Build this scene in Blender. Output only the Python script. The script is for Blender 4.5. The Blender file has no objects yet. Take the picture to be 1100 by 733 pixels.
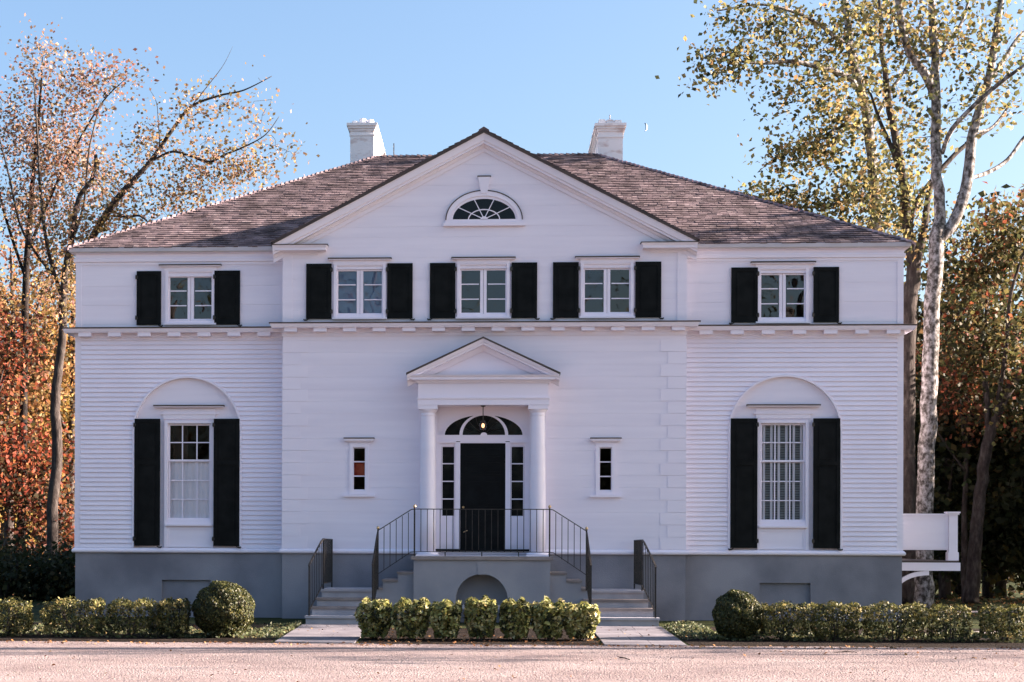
import bpy, math, random
import numpy as np
from mathutils import Vector, Matrix
random.seed(7); RNG = np.random.default_rng(7)
R = math.radians
scene = bpy.context.scene
COL = scene.collection

# ------------------------------------------------------------------ camera, sky, sun, exposure
cam_data = bpy.data.cameras.new('camera')
cam = bpy.data.objects.new('camera', cam_data); COL.objects.link(cam); scene.camera = cam
cam_data.sensor_width = 36.0
cam_data.lens = 36.0 * 1810.95 / 1100.0
cam_data.shift_x = (550 - 423.86) / 1100.0
cam_data.shift_y = (576.89 - 366.5) / 1100.0
cam_data.clip_start = 0.5; cam_data.clip_end = 6000
cam.matrix_world = (Matrix.Translation((0.3006, -38.0, 1.6305)) @ Matrix.Rotation(0.0601, 4, 'Z')
                    @ Matrix.Rotation(math.pi / 2 + 0.0032, 4, 'X') @ Matrix.Rotation(0.0037, 4, 'Z'))

SUN = Vector((1.0, 0.11, 0.355)).normalized()          # towards the sun: low, from the right and a little behind the house
SUN_EL = math.asin(SUN.z); SUN_ROT = math.atan2(SUN.x, SUN.y)
world = bpy.data.worlds.new('World'); scene.world = world; world.use_nodes = True
nt = world.node_tree
sky = nt.nodes.new('ShaderNodeTexSky'); sky.sky_type = 'NISHITA'; sky.sun_disc = False
sky.sun_elevation = SUN_EL; sky.sun_rotation = SUN_ROT
sky.altitude = 50; sky.air_density = 1.0; sky.dust_density = 3.6; sky.ozone_density = 3.0
bg = nt.nodes['Background']; nt.links.new(sky.outputs[0], bg.inputs[0]); bg.inputs[1].default_value = 0.053
sun_data = bpy.data.lights.new('sun', 'SUN'); sun_data.energy = 5.0; sun_data.angle = R(0.53); sun_data.color = (1.0, 0.82, 0.71)
sun = bpy.data.objects.new('sun', sun_data); COL.objects.link(sun)
sun.rotation_euler = SUN.to_track_quat('Z', 'Y').to_euler(); sun.location = (40, 10, 30)
scene.view_settings.view_transform = 'Standard'; scene.view_settings.look = 'None'
scene.view_settings.gamma = 1.0; scene.view_settings.exposure = 2.66

# ------------------------------------------------------------------ helpers
def at(u, v, Y):
    """point of the scene at depth plane Y for a position measured on the 1100 x 733 photograph"""
    cr, sr = math.cos(.0037), math.sin(.0037); a, b = u - 423.86, v - 576.89
    xr = (cr * a + sr * b) / 1810.95; z2 = -(-sr * a + cr * b) / 1810.95
    yr = 1 - .0032 * z2; zr = .0032 + z2
    c, s = math.cos(-.0601), math.sin(-.0601)
    d = Vector((c * xr + s * yr, -s * xr + c * yr, zr)); t = (Y + 38) / d.y
    return Vector((.3006, -38, 1.6305)) + d * t

def tag(o, label=None, cat=None, group=None, kind=None):
    if label: o['label'] = label
    if cat: o['category'] = cat
    if group: o['group'] = group
    if kind: o['kind'] = kind
    return o

def empty(name, loc=(0, 0, 0)):
    o = bpy.data.objects.new(name, None); COL.objects.link(o); o.location = loc; o.empty_display_size = .2
    return o

class MB:
    def __init__(self): self.v = []; self.f = []; self.c = []
    def add(self, vs, fs, col=None):
        n = len(self.v); self.v += [tuple(p) for p in vs]; self.f += [tuple(i + n for i in f) for f in fs]
        if col is not None: self.c += [col] * len(vs)
        return self
    def box(self, x0, x1, y0, y1, z0, z1, col=None):
        if x0 > x1: x0, x1 = x1, x0
        if y0 > y1: y0, y1 = y1, y0
        vs = [(x, y, z) for z in (z0, z1) for y in (y0, y1) for x in (x0, x1)]
        return self.add(vs, [(0, 2, 3, 1), (4, 5, 7, 6), (0, 1, 5, 4), (2, 6, 7, 3), (0, 4, 6, 2), (1, 3, 7, 5)], col)
    def quad(self, a, b, c, d, col=None): return self.add([a, b, c, d], [(0, 1, 2, 3)], col)
    def prism(self, poly, y0, y1, col=None):
        """poly: (x, z) outline, anticlockwise seen from the front; extruded from y0 (front) to y1 (back)"""
        n = len(poly)
        vs = [(x, y0, z) for x, z in poly] + [(x, y1, z) for x, z in poly]
        fs = [tuple(range(n)), tuple(range(2 * n - 1, n - 1, -1))] + [(i, i + n, (i + 1) % n + n, (i + 1) % n) for i in range(n)]
        return self.add(vs, fs, col)
    def ring(self, outer, inner, y0, y1):
        """band between two outlines with the same number of points (open ends closed)"""
        n = len(outer); vs = []
        for y in (y0, y1): vs += [(x, y, z) for x, z in outer] + [(x, y, z) for x, z in inner]
        fs = []
        for i in range(n - 1):
            o, p = i, i + 1
            fs += [(o, p, p + n, o + n), (o + 2 * n, o + 3 * n, p + 3 * n, p + 2 * n), (o, o + 2 * n, p + 2 * n, p), (o + n, p + n, p + 3 * n, o + 3 * n)]
        e = n - 1
        fs += [(0, n, 3 * n, 2 * n), (e, e + 2 * n, e + 3 * n, e + n)]
        return self.add(vs, fs)
    def sweep(self, path, prof, cap=True):
        """path: plan points; prof: (out, z), out to the right of travel"""
        P = [Vector(p) for p in path]; nrm = []
        for i in range(len(P) - 1):
            d = (P[i + 1] - P[i]).normalized(); nrm.append(Vector((d.y, -d.x)))
        vs = []; k = len(prof)
        for i, p in enumerate(P):
            if i == 0: m = nrm[0]
            elif i == len(P) - 1: m = nrm[-1]
            else: m = (nrm[i - 1] + nrm[i]) / (1 + nrm[i - 1].dot(nrm[i]))
            vs += [(p.x + m.x * o, p.y + m.y * o, z) for o, z in prof]
        fs = [(i * k + j, i * k + j + 1, (i + 1) * k + j + 1, (i + 1) * k + j) for i in range(len(P) - 1) for j in range(k - 1)]
        if cap: fs += [tuple(range(k - 1, -1, -1)), tuple((len(P) - 1) * k + j for j in range(k))]
        return self.add(vs, fs)
    def rake(self, path, prof):
        """path: (x, z) points in elevation; prof: closed list of (up, y)"""
        P = [Vector(p) for p in path]; nrm = []
        for i in range(len(P) - 1):
            d = (P[i + 1] - P[i]).normalized(); nrm.append(Vector((-d.y, d.x)))
        vs = []; k = len(prof)
        for i, p in enumerate(P):
            if i == 0: m = Vector((0, 1)) / nrm[0].y
            elif i == len(P) - 1: m = Vector((0, 1)) / nrm[-1].y
            else: m = (nrm[i - 1] + nrm[i]) / (1 + nrm[i - 1].dot(nrm[i]))
            vs += [(p.x + m.x * u, y, p.y + m.y * u) for u, y in prof]
        fs = [(i * k + j, (i + 1) * k + j, (i + 1) * k + (j + 1) % k, i * k + (j + 1) % k) for i in range(len(P) - 1) for j in range(k)]
        fs += [tuple(range(k)), tuple((len(P) - 1) * k + j for j in range(k - 1, -1, -1))]
        return self.add(vs, fs)
    def tube(self, pts, rad, n=6, cap=True, col=None):
        pts = [Vector(p) for p in pts]
        if not hasattr(rad, '__len__'): rad = [rad] * len(pts)
        vs = []; a = None
        for i, p in enumerate(pts):
            d = (pts[min(i + 1, len(pts) - 1)] - pts[max(i - 1, 0)]).normalized()
            if a is None: a = d.cross(Vector((0, 0, 1)) if abs(d.z) < .9 else Vector((1, 0, 0))).normalized()
            else: a = (a - d * a.dot(d)).normalized()
            b = d.cross(a)
            for j in range(n):
                t = 2 * math.pi * j / n; vs.append(p + (a * math.cos(t) + b * math.sin(t)) * rad[i])
        fs = [(i * n + j, i * n + (j + 1) % n, (i + 1) * n + (j + 1) % n, (i + 1) * n + j) for i in range(len(pts) - 1) for j in range(n)]
        if cap: fs += [tuple(range(n - 1, -1, -1)), tuple((len(pts) - 1) * n + j for j in range(n))]
        return self.add(vs, fs, col)
    def lathe(self, prof, cx, cy, n=20, z0=0):
        vs = []
        for r, z in prof:
            vs += [(cx + r * math.cos(2 * math.pi * j / n), cy + r * math.sin(2 * math.pi * j / n), z0 + z) for j in range(n)]
        k = len(prof)
        fs = [(i * n + j, i * n + (j + 1) % n, (i + 1) * n + (j + 1) % n, (i + 1) * n + j) for i in range(k - 1) for j in range(n)]
        fs += [tuple(range(n - 1, -1, -1)), tuple((k - 1) * n + j for j in range(n))]
        return self.add(vs, fs)
    def build(self, name, mat, parent=None, smooth=False):
        me = bpy.data.meshes.new(name); me.from_pydata(self.v, [], self.f); me.materials.append(mat)
        if self.c and len(self.c) == len(self.v):
            ca = me.attributes.new('Col', 'FLOAT_COLOR', 'POINT')
            ca.data.foreach_set('color', np.array([(*c, 1) for c in self.c], dtype=np.float32).ravel())
        if smooth: me.polygons.foreach_set('use_smooth', [True] * len(me.polygons))
        me.update()
        o = bpy.data.objects.new(name, me); COL.objects.link(o)
        if parent: o.parent = parent; o.matrix_parent_inverse = Matrix.Translation(-root_loc(parent))
        return o

def root_loc(o):
    loc = Vector((0, 0, 0))
    while o is not None:
        loc += o.location; 
        if o.parent is not None: loc += o.matrix_parent_inverse.translation
        o = o.parent
    return loc

def copy_part(src, parent, offset=(0, 0, 0)):
    c = src.copy(); COL.objects.link(c)
    c.parent = parent; c.matrix_parent_inverse = Matrix.Translation(-root_loc(parent)); c.location = Vector(offset)
    return c

# ------------------------------------------------------------------ materials
def new_mat(name):
    m = bpy.data.materials.new(name); m.use_nodes = True; n = m.node_tree
    return m, n, n.nodes['Principled BSDF'], n.nodes.new, n.links.new

def surface(name, c1, c2, scale=4, rough=.6, bump=.0, bscale=60, spec=.3, detail=5, stretch=None, lo=.35, hi=.65, metal=0):
    m, n, b, N, L = new_mat(name)
    tc = N('ShaderNodeTexCoord'); mp = N('ShaderNodeMapping'); L(tc.outputs['Object'], mp.inputs[0])
    if stretch: mp.inputs['Scale'].default_value = stretch
    no = N('ShaderNodeTexNoise'); no.inputs['Scale'].default_value = scale; no.inputs['Detail'].default_value = detail; L(mp.outputs[0], no.inputs['Vector'])
    cr = N('ShaderNodeValToRGB'); cr.color_ramp.elements[0].position = lo; cr.color_ramp.elements[1].position = hi
    cr.color_ramp.elements[0].color = (*c1, 1); cr.color_ramp.elements[1].color = (*c2, 1)
    L(no.outputs['Fac'], cr.inputs[0]); L(cr.outputs[0], b.inputs['Base Color'])
    b.inputs['Roughness'].default_value = rough; b.inputs['Specular IOR Level'].default_value = spec; b.inputs['Metallic'].default_value = metal
    if bump:
        n2 = N('ShaderNodeTexNoise'); n2.inputs['Scale'].default_value = bscale; n2.inputs['Detail'].default_value = 4; L(mp.outputs[0], n2.inputs['Vector'])
        bp = N('ShaderNodeBump'); bp.inputs['Strength'].default_value = bump; bp.inputs['Distance'].default_value = .02
        L(n2.outputs['Fac'], bp.inputs['Height']); L(bp.outputs[0], b.inputs['Normal'])
    return m

M = {}
M['white'] = surface('white paint on wood', (.81, .755, .84), (.84, .79, .87), 1.3, .55, .04, 9, .25, stretch=(.5, .5, 3))
M['board'] = surface('white painted clapboard', (.79, .74, .83), (.85, .80, .89), .7, .6, 0, spec=.15)
M['flush'] = surface('white paint on flush boards', (.785, .735, .82), (.84, .79, .87), .9, .5, .05, 5, .25, stretch=(.35, .35, 6))
M['cap'] = surface('metal flashing', (.05, .036, .032), (.08, .058, .05), 3, .6, 0, spec=.4)
M['gutter'] = surface('painted gutter', (.50, .47, .50), (.56, .53, .56), 2, .45)
M['stucco'] = surface('grey stucco', (.165, .163, .188), (.305, .295, .32), .6, .85, .3, 45, .2, detail=8)
M['stucco_pale'] = surface('pale stucco', (.26, .26, .29), (.33, .32, .34), 1.3, .85, .2, 45, .2)
M['stone'] = surface('bluestone', (.33, .32, .35), (.45, .42, .44), 2.2, .8, .25, 30, .25)
M['nosing'] = surface('stone nosing', (.20, .165, .155), (.30, .26, .245), 3, .8, .2, 30, .2)
M['slab'] = surface('walkway stone', (.135, .125, .14), (.21, .195, .21), 1.6, .85, .2, 30, .2)
M['shutter'] = surface('black shutter paint', (.005, .006, .006), (.010, .011, .011), 4, .5, .05, 30, .08)
M['door'] = surface('black door paint', (.004, .005, .006), (.007, .009, .010), 3, .4, .0, 30, .1)
M['iron'] = surface('wrought iron', (.012, .011, .010), (.035, .028, .022), 14, .5, .1, 60, .4)
M['brass'] = surface('brass', (.6, .42, .22), (.7, .5, .28), 8, .35, 0, metal=1)
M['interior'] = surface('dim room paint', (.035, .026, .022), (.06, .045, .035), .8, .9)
M['curtain'] = surface('white curtain', (.84, .82, .86), (.88, .86, .90), 1, .9)
M['sky_reflection'] = surface('blue grey blind', (.20, .32, .52), (.24, .37, .58), 1.2, .9)  # blue of the mirrored sky, painted on a panel
M['louvre'] = surface('grey louvre paint', (.22, .235, .225), (.30, .31, .30), 4, .7)
M['redlamp'] = surface('red fabric', (.30, .03, .02), (.45, .09, .04), 5, .8)
M['moon'] = surface('pale moon rock', (.62, .64, .66), (.70, .71, .72), .8, 1)
M['log'] = surface('cut wood', (.20, .11, .06), (.34, .19, .10), 5, .9, .3, 20)

def glass_mat(name='window glass', ior=1.5):
    m, n, b, N, L = new_mat(name); n.nodes.remove(b)
    out = n.nodes['Material Output']
    tr = N('ShaderNodeBsdfTransparent'); tr.inputs[0].default_value = (.93, .94, .95, 1)
    gl = N('ShaderNodeBsdfGlossy'); gl.inputs['Roughness'].default_value = .015; gl.inputs[0].default_value = (1, 1, 1, 1)
    fr = N('ShaderNodeFresnel'); fr.inputs[0].default_value = ior
    tc = N('ShaderNodeTexCoord'); no = N('ShaderNodeTexNoise'); no.inputs['Scale'].default_value = 1.7; no.inputs['Detail'].default_value = 1
    L(tc.outputs['Object'], no.inputs['Vector'])
    bp = N('ShaderNodeBump'); bp.inputs['Strength'].default_value = .12; bp.inputs['Distance'].default_value = .03; L(no.outputs['Fac'], bp.inputs['Height'])
    L(bp.outputs[0], gl.inputs['Normal'])
    mx = N('ShaderNodeMixShader'); L(fr.outputs[0], mx.inputs[0]); L(tr.outputs[0], mx.inputs[1]); L(gl.outputs[0], mx.inputs[2]); L(mx.outputs[0], out.inputs[0])
    return m
M['glass'] = glass_mat('window glass', 1.8)
M['glass_door'] = glass_mat('door glass', 1.3)
M['globe'] = glass_mat('thin globe glass', 1.2)

def attr_mat(name, rough=.8, trans=0., spec=.2, noise=.0, nscale=8, bump=0, bscale=40, gain=1.0):
    m, n, b, N, L = new_mat(name); out = n.nodes['Material Output']
    a = N('ShaderNodeAttribute'); a.attribute_name = 'Col'; src = a.outputs['Color']
    if noise:
        tc = N('ShaderNodeTexCoord'); no = N('ShaderNodeTexNoise'); no.inputs['Scale'].default_value = nscale; no.inputs['Detail'].default_value = 6; L(tc.outputs['Object'], no.inputs['Vector'])
        mr = N('ShaderNodeMapRange'); mr.inputs['From Min'].default_value = .3; mr.inputs['From Max'].default_value = .7
        mr.inputs['To Min'].default_value = 1 - noise; mr.inputs['To Max'].default_value = 1 + noise; L(no.outputs['Fac'], mr.inputs['Value'])
        mu = N('ShaderNodeVectorMath'); mu.operation = 'SCALE'; L(src, mu.inputs[0]); L(mr.outputs[0], mu.inputs['Scale']); src = mu.outputs[0]
    L(src, b.inputs['Base Color']); b.inputs['Roughness'].default_value = rough; b.inputs['Specular IOR Level'].default_value = spec
    if bump:
        tc2 = N('ShaderNodeTexCoord'); n2 = N('ShaderNodeTexNoise'); n2.inputs['Scale'].default_value = bscale; L(tc2.outputs['Object'], n2.inputs['Vector'])
        bp = N('ShaderNodeBump'); bp.inputs['Strength'].default_value = bump; bp.inputs['Distance'].default_value = .02; L(n2.outputs['Fac'], bp.inputs['Height']); L(bp.outputs[0], b.inputs['Normal'])
    if trans:
        t = N('ShaderNodeBsdfTranslucent'); L(src, t.inputs[0]); mx = N('ShaderNodeMixShader'); mx.inputs[0].default_value = trans
        L(b.outputs[0], mx.inputs[1]); L(t.outputs[0], mx.inputs[2]); L(mx.outputs[0], out.inputs[0])
    return m
M['leaf'] = attr_mat('leaf', .6, .42, .25)
M['shrubleaf'] = attr_mat('shrub leaf', .5, .3, .3)
M['shingle'] = attr_mat('cedar shingle', .9, 0, .15, .55, 2.2, .3, 60)
M['litter'] = attr_mat('fallen leaf', .9, .15, .1)

def bark_mat(name, cols, scale, bump, stretch=(1, 1, .35)):
    m, n, b, N, L = new_mat(name)
    tc = N('ShaderNodeTexCoord'); mp = N('ShaderNodeMapping'); mp.inputs['Scale'].default_value = stretch; L(tc.outputs['Object'], mp.inputs[0])
    no = N('ShaderNodeTexNoise'); no.inputs['Scale'].default_value = scale; no.inputs['Detail'].default_value = 6; no.inputs['Roughness'].default_value = .65; L(mp.outputs[0], no.inputs['Vector'])
    cr = N('ShaderNodeValToRGB'); el = cr.color_ramp.elements
    while len(el) < len(cols): el.new(.5)
    for e, (p, c) in zip(el, cols): e.position = p; e.color = (*c, 1)
    L(no.outputs['Fac'], cr.inputs[0]); L(cr.outputs[0], b.inputs['Base Color']); b.inputs['Roughness'].default_value = .9; b.inputs['Specular IOR Level'].default_value = .15
    bp = N('ShaderNodeBump'); bp.inputs['Strength'].default_value = bump; bp.inputs['Distance'].default_value = .05; L(no.outputs['Fac'], bp.inputs['Height']); L(bp.outputs[0], b.inputs['Normal'])
    return m
M['bark_pale'] = bark_mat('sycamore bark', [(.38, (.045, .038, .034)), (.46, (.11, .10, .09)), (.53, (.24, .22, .21)), (.64, (.42, .40, .39))], 9, .3, (1, 1, .75))
M['bark_dark'] = bark_mat('dark bark', [(.3, (.022, .017, .015)), (.5, (.05, .04, .036)), (.7, (.10, .085, .075))], 9, .9)
M['bark_black'] = bark_mat('black bark', [(.3, (.008, .006, .006)), (.5, (.018, .014, .013)), (.7, (.04, .033, .03))], 9, .9)
M['bark_grey'] = bark_mat('grey bark', [(.3, (.035, .028, .026)), (.5, (.075, .062, .06)), (.7, (.14, .12, .115))], 7, .6)

def ground_mat(name, cols, scale, bump=.4, bscale=30, rough=.95, fine=None):
    m, n, b, N, L = new_mat(name)
    tc = N('ShaderNodeTexCoord')
    no = N('ShaderNodeTexNoise'); no.inputs['Scale'].default_value = scale; no.inputs['Detail'].default_value = 10; no.inputs['Roughness'].default_value = .7; L(tc.outputs['Object'], no.inputs['Vector'])
    cr = N('ShaderNodeValToRGB'); el = cr.color_ramp.elements
    while len(el) < len(cols): el.new(.5)
    for e, (p, c) in zip(el, cols): e.position = p; e.color = (*c, 1)
    L(no.outputs['Fac'], cr.inputs[0]); src = cr.outputs[0]
    vo = N('ShaderNodeTexVoronoi'); vo.inputs['Scale'].default_value = bscale; L(tc.outputs['Object'], vo.inputs['Vector'])
    if fine:
        hs = N('ShaderNodeSeparateColor'); L(vo.outputs['Color'], hs.inputs[0])
        mr = N('ShaderNodeMapRange'); mr.inputs['To Min'].default_value = 1 - fine; mr.inputs['To Max'].default_value = 1 + fine * .6; L(hs.outputs[0], mr.inputs['Value'])
        mu = N('ShaderNodeVectorMath'); mu.operation = 'SCALE'; L(src, mu.inputs[0]); L(mr.outputs[0], mu.inputs['Scale']); src = mu.outputs[0]
    L(src, b.inputs['Base Color']); b.inputs['Roughness'].default_value = rough; b.inputs['Specular IOR Level'].default_value = .1
    n2 = N('ShaderNodeTexNoise'); n2.inputs['Scale'].default_value = bscale * .25; n2.inputs['Detail'].default_value = 6; L(tc.outputs['Object'], n2.inputs['Vector'])
    ad = N('ShaderNodeMath'); ad.operation = 'SUBTRACT'; L(n2.outputs['Fac'], ad.inputs[0]); L(vo.outputs['Distance'], ad.inputs[1])
    bp = N('ShaderNodeBump'); bp.inputs['Strength'].default_value = bump; bp.inputs['Distance'].default_value = .03; L(ad.outputs[0], bp.inputs['Height']); L(bp.outputs[0], b.inputs['Normal'])
    return m
M['gravel'] = ground_mat('pink gravel', [(.3, (.185, .140, .135)), (.5, (.265, .21, .20)), (.7, (.33, .27, .255))], .45, .6, 34, fine=.2)
M['grass'] = ground_mat('lawn', [(.3, (.016, .020, .008)), (.5, (.035, .045, .014)), (.7, (.075, .07, .025))], 1.3, .6, 25, fine=.4)
M['mulch'] = ground_mat('mulch', [(.3, (.010, .007, .006)), (.55, (.024, .017, .013)), (.8, (.07, .045, .033))], 3, .8, 30, fine=.5)
M['path'] = ground_mat('pale gravel path', [(.3, (.30, .26, .25)), (.7, (.42, .37, .36))], 2, .3, 40, fine=.2)

# ------------------------------------------------------------------ ground, drive, beds, walkways
def gz(y):
    if y >= -3.3: return -.09
    if y >= -8.0: return -.09 - (-3.3 - y) / 4.7 * .10
    return -.19

def sheet(name, xs, ys, dz, mat, kind='structure', wob=0):
    xs = np.asarray(xs, float); ys = np.asarray(ys, float)
    v = []
    for y in ys:
        for x in xs: v.append((x, y, gz(y) + dz + (wob * (math.sin(x * .31 + y * .17) + math.sin(x * .13 - y * .23 + 1)) if y > 16 else 0)))
    nx = len(xs)
    f = [(j * nx + i, j * nx + i + 1, (j + 1) * nx + i + 1, (j + 1) * nx + i) for j in range(len(ys) - 1) for i in range(nx - 1)]
    mb = MB().add(v, f); o = mb.build(name, mat); tag(o, kind=kind); return o
sheet('ground', [-700, -200, -80, -40] + list(np.arange(-30, 31, 3)) + [40, 80, 200, 700], [-300, -80, -40, -20, -12, -8, -3.3, 0, 6, 12, 16, 20, 24, 28, 34, 42, 60, 120, 300, 900], 0, M['grass'], wob=.12)

def wavy_edge_sheet(name, x0, x1, y_far, y_near, dz, mat, amp=.05, n=160):
    v = []; f = []; ys = np.linspace(y_near, y_far, 4)
    for i in range(n + 1):
        x = x0 + (x1 - x0) * i / n
        w = amp * (math.sin(x * 2.3) + math.sin(x * 5.1 + 1) * .6 + RNG.normal() * .35)
        for j, y in enumerate(ys):
            yy = y + (w if j == 3 else 0); v.append((x, yy, gz(yy) + dz))
    for i in range(n):
        for j in range(3): f.append((i * 4 + j, (i + 1) * 4 + j, (i + 1) * 4 + j + 1, i * 4 + j + 1))
    o = MB().add(v, f).build(name, mat); tag(o, kind='structure'); return o
wavy_edge_sheet('driveway', -60, 60, -8.02, -26, .012, M['gravel'])
for x0, x1 in ((-14, -3.75), (-2.15, 2.15), (3.75, 14)):
    wavy_edge_sheet('planting_bed', x0, x1, -3.9 if abs(x0) < 3 else -3.0, -8.0, .005, M['mulch'], .02, 60)
sheet('path', np.linspace(9.9, 40, 12), [5.2, 6.4], .008, M['path'])
sheet('path', np.linspace(9.6, 40, 12), [-4.6, -3.9], .008, M['path'])

def walkway(s):
    mb = MB(); y = -3.34; rows = [.95, .80, 1.0, .85, 1.05]
    rr = random.Random(3 + s)
    for i, d in enumerate(rows):
        y1 = y - d; xs = [2.22, 2.22 + (.55 if i % 2 else .85), 3.68]
        for a, b in zip(xs[:-1], xs[1:]):
            t = .02 + rr.random() * .006
            zs = (gz(y) + t, gz(y1) + t)
            xa, xb = sorted((s * (a + .006), s * (b - .006)))
            v = [(xa, y1 + .006, zs[1]), (xb, y1 + .006, zs[1]), (xb, y - .006, zs[0]), (xa, y - .006, zs[0])]
            v += [(p[0], p[1], p[2] - .06) for p in v]
            mb.add(v, [(0, 1, 2, 3), (0, 4, 5, 1), (1, 5, 6, 2), (2, 6, 7, 3), (3, 7, 4, 0)])
        y = y1
    o = mb.build('walkway', M['slab']); tag(o, kind='structure')
walkway(-1); walkway(1)

# ------------------------------------------------------------------ the house
house = empty('house')
tag(house, 'white two storey clapboard house with brown shingle roof, black shutters and a central pediment', 'house')
W, B, P = 9.29, 4.49, .35          # half width of the house, half width of the bay, projection of the bay
DEPTH = 12.6; EZ = 8.30; RIDGE = 11.77; RY = 6.255; RX = 2.86; OV = .14
SL = (RIDGE - EZ) / (RY + OV)

# foundation
for s in (-1, 1):
    mb = MB(); x0, x1 = sorted((s * W, s * B)); cx = s * 6.73
    for xa, xb, za, zb in ((x0, cx - .56, -.4, 1.38), (cx + .56, x1, -.4, 1.38), (cx - .56, cx + .56, .755, 1.38), (cx - .56, cx + .56, -.4, .02)): mb.box(xa, xb, 0, .3, za, zb)
    mb.quad((s * W, .2, -.4), (s * W, DEPTH, -.4), (s * W, DEPTH, 1.38), (s * W, .2, 1.38))
    fo = mb.build('foundation', M['stucco'], house)
    MB().box(cx - .56, cx + .56, .075, .15, .02, .755).build('foundation_panel', M['stucco'], house)
MB().sweep([(-B, .2), (-B, -P), (B, -P), (B, .2)], [(0, -.4), (0, 1.38), (-.1, 1.38)], False).build('bay_foundation', M['stucco'], house)

# water table
mb = MB()
wt = [(.005, 1.375), (.05, 1.375), (.07, 1.40), (.07, 1.435), (.03, 1.48), (.005, 1.485)]
mb.sweep([(-W, DEPTH), (-W, 0), (-B, 0)], wt); mb.sweep([(B, 0), (W, 0), (W, DEPTH)], wt)
mb.sweep([(-B, .0), (-B, -P), (B, -P), (B, .0)], wt)
mb.build('water_table', M['white'], house)

# walls -------------------------------------------------------------
def wall_grid(mb, x0, x1, z0, z1, Y, holes):
    xs = sorted({x0, x1, *[h[0] for h in holes], *[h[1] for h in holes]}); zs = sorted({z0, z1, *[h[2] for h in holes], *[h[3] for h in holes]})
    for xa, xb in zip(xs[:-1], xs[1:]):
        for za, zb in zip(zs[:-1], zs[1:]):
            cxm, czm = (xa + xb) / 2, (za + zb) / 2
            if any(h[0] < cxm < h[1] and h[2] < czm < h[3] for h in holes): continue
            mb.quad((xa, Y, za), (xb, Y, za), (xb, Y, zb), (xa, Y, zb))
    for h in holes:      # reveals
        d = .12
        mb.quad((h[0], Y, h[2]), (h[0], Y, h[3]), (h[0], Y + d, h[3]), (h[0], Y + d, h[2]))
        mb.quad((h[1], Y, h[2]), (h[1], Y + d, h[2]), (h[1], Y + d, h[3]), (h[1], Y, h[3]))
        mb.quad((h[0], Y, h[3]), (h[1], Y, h[3]), (h[1], Y + d, h[3]), (h[0], Y + d, h[3]))
        mb.quad((h[0], Y, h[2]), (h[0], Y + d, h[2]), (h[1], Y + d, h[2]), (h[1], Y, h[2]))

AW = 6.72; AR = 1.24; AZ = 4.14         # arch: centre, radius, springing height
wall = MB()
UW = [(-6.67, 0), (6.69, 0)]
for s in (-1, 1):
    x0, x1 = sorted((s * W, s * B))
    cx = -6.67 if s < 0 else 6.69
    # flat recessed panel behind the arch and backing of the boards
    wall_grid(wall, x0, x1, 1.3, 6.36, .05, [(s * 6.70 - .50, s * 6.70 + .50, 2.17, 4.32)])
    # flush boarded upper wall: courses with a hairline joint
    zc = 6.36
    hole = (cx - .505, cx + .505, 6.65, 7.66)
    zl = np.linspace(6.36, 8.32, 10)
    for i in range(len(zl) - 1):
        za, zb = zl[i] + .0015, zl[i + 1]
        segs = [(x0, x1)]
        parts_ = []
        if zb <= hole[2] or za >= hole[3]: parts_ = [(x0, x1, za, zb)]
        else:
            parts_ = [(x0, hole[0], za, zb), (hole[1], x1, za, zb)]
            if za < hole[2]: parts_.append((hole[0], hole[1], za, hole[2]))
            if zb > hole[3]: parts_.append((hole[0], hole[1], hole[3], zb))
        for a, b, c, d in parts_: wall.box(a, b, -.003 * (i % 2) - .001, .05, c, d)
    # side and back walls
    X = s * W
    wall.quad((X, 0.05, 1.3), (X, DEPTH, 1.3), (X, DEPTH, 8.32), (X, 0.05, 8.32))
    # corner boards
    wall.box(X - s * .12, X + s * .018, -.018, .1, 1.485, 6.22); wall.box(X - s * .12, X + s * .015, -.015, .1, 6.52, 7.95)
wall.quad((-W, DEPTH, 0), (W, DEPTH, 0), (W, DEPTH, 8.32), (-W, DEPTH, 8.32))
wall.build('wing_wall', M['flush'], house)

# clapboards of the wings: tilted boards cut to the curve of the arch
e = .1075
def arch_half(z): return AR if z <= AZ else (math.sqrt(max(AR * AR - (z - AZ) ** 2, 0)) if z < AZ + AR else 0)
for s in (-1, 1):
    cb = MB(); lo, hi = sorted((s * (W - .12), s * B)); c = s * AW
    z = 1.485
    while z < 6.28:
        zt = min(z + e, 6.28); y0, y1 = -.034, -.003
        k = 1 if (zt < AZ or z > AZ + AR) else 5
        for j in range(k):
            za, zb = z + (zt - z) * j / k, z + (zt - z) * (j + 1) / k; ya, yb = y0 + (y1 - y0) * j / k, y0 + (y1 - y0) * (j + 1) / k
            h0, h1 = arch_half(za), arch_half(zb)
            spans = [(lo, hi, lo, hi)] if h0 < .01 else [(lo, c - h0, lo, c - h1), (c + h0, hi, c + h1, hi)]
            for xa0, xa1, xb0, xb1 in spans:
                v = [(xa0, ya, za), (xa1, ya, za), (xb1, yb, zb), (xb0, yb, zb), (xa0, .05, za), (xa1, .05, za), (xb1, .05, zb), (xb0, .05, zb)]
                fs = [(0, 1, 2, 3), (0, 3, 7, 4), (1, 5, 6, 2)]
                if j == 0: fs.append((0, 4, 5, 1))
                cb.add(v, fs)
        z += e
    cb.build('clapboard', M['board'], house)
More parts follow.
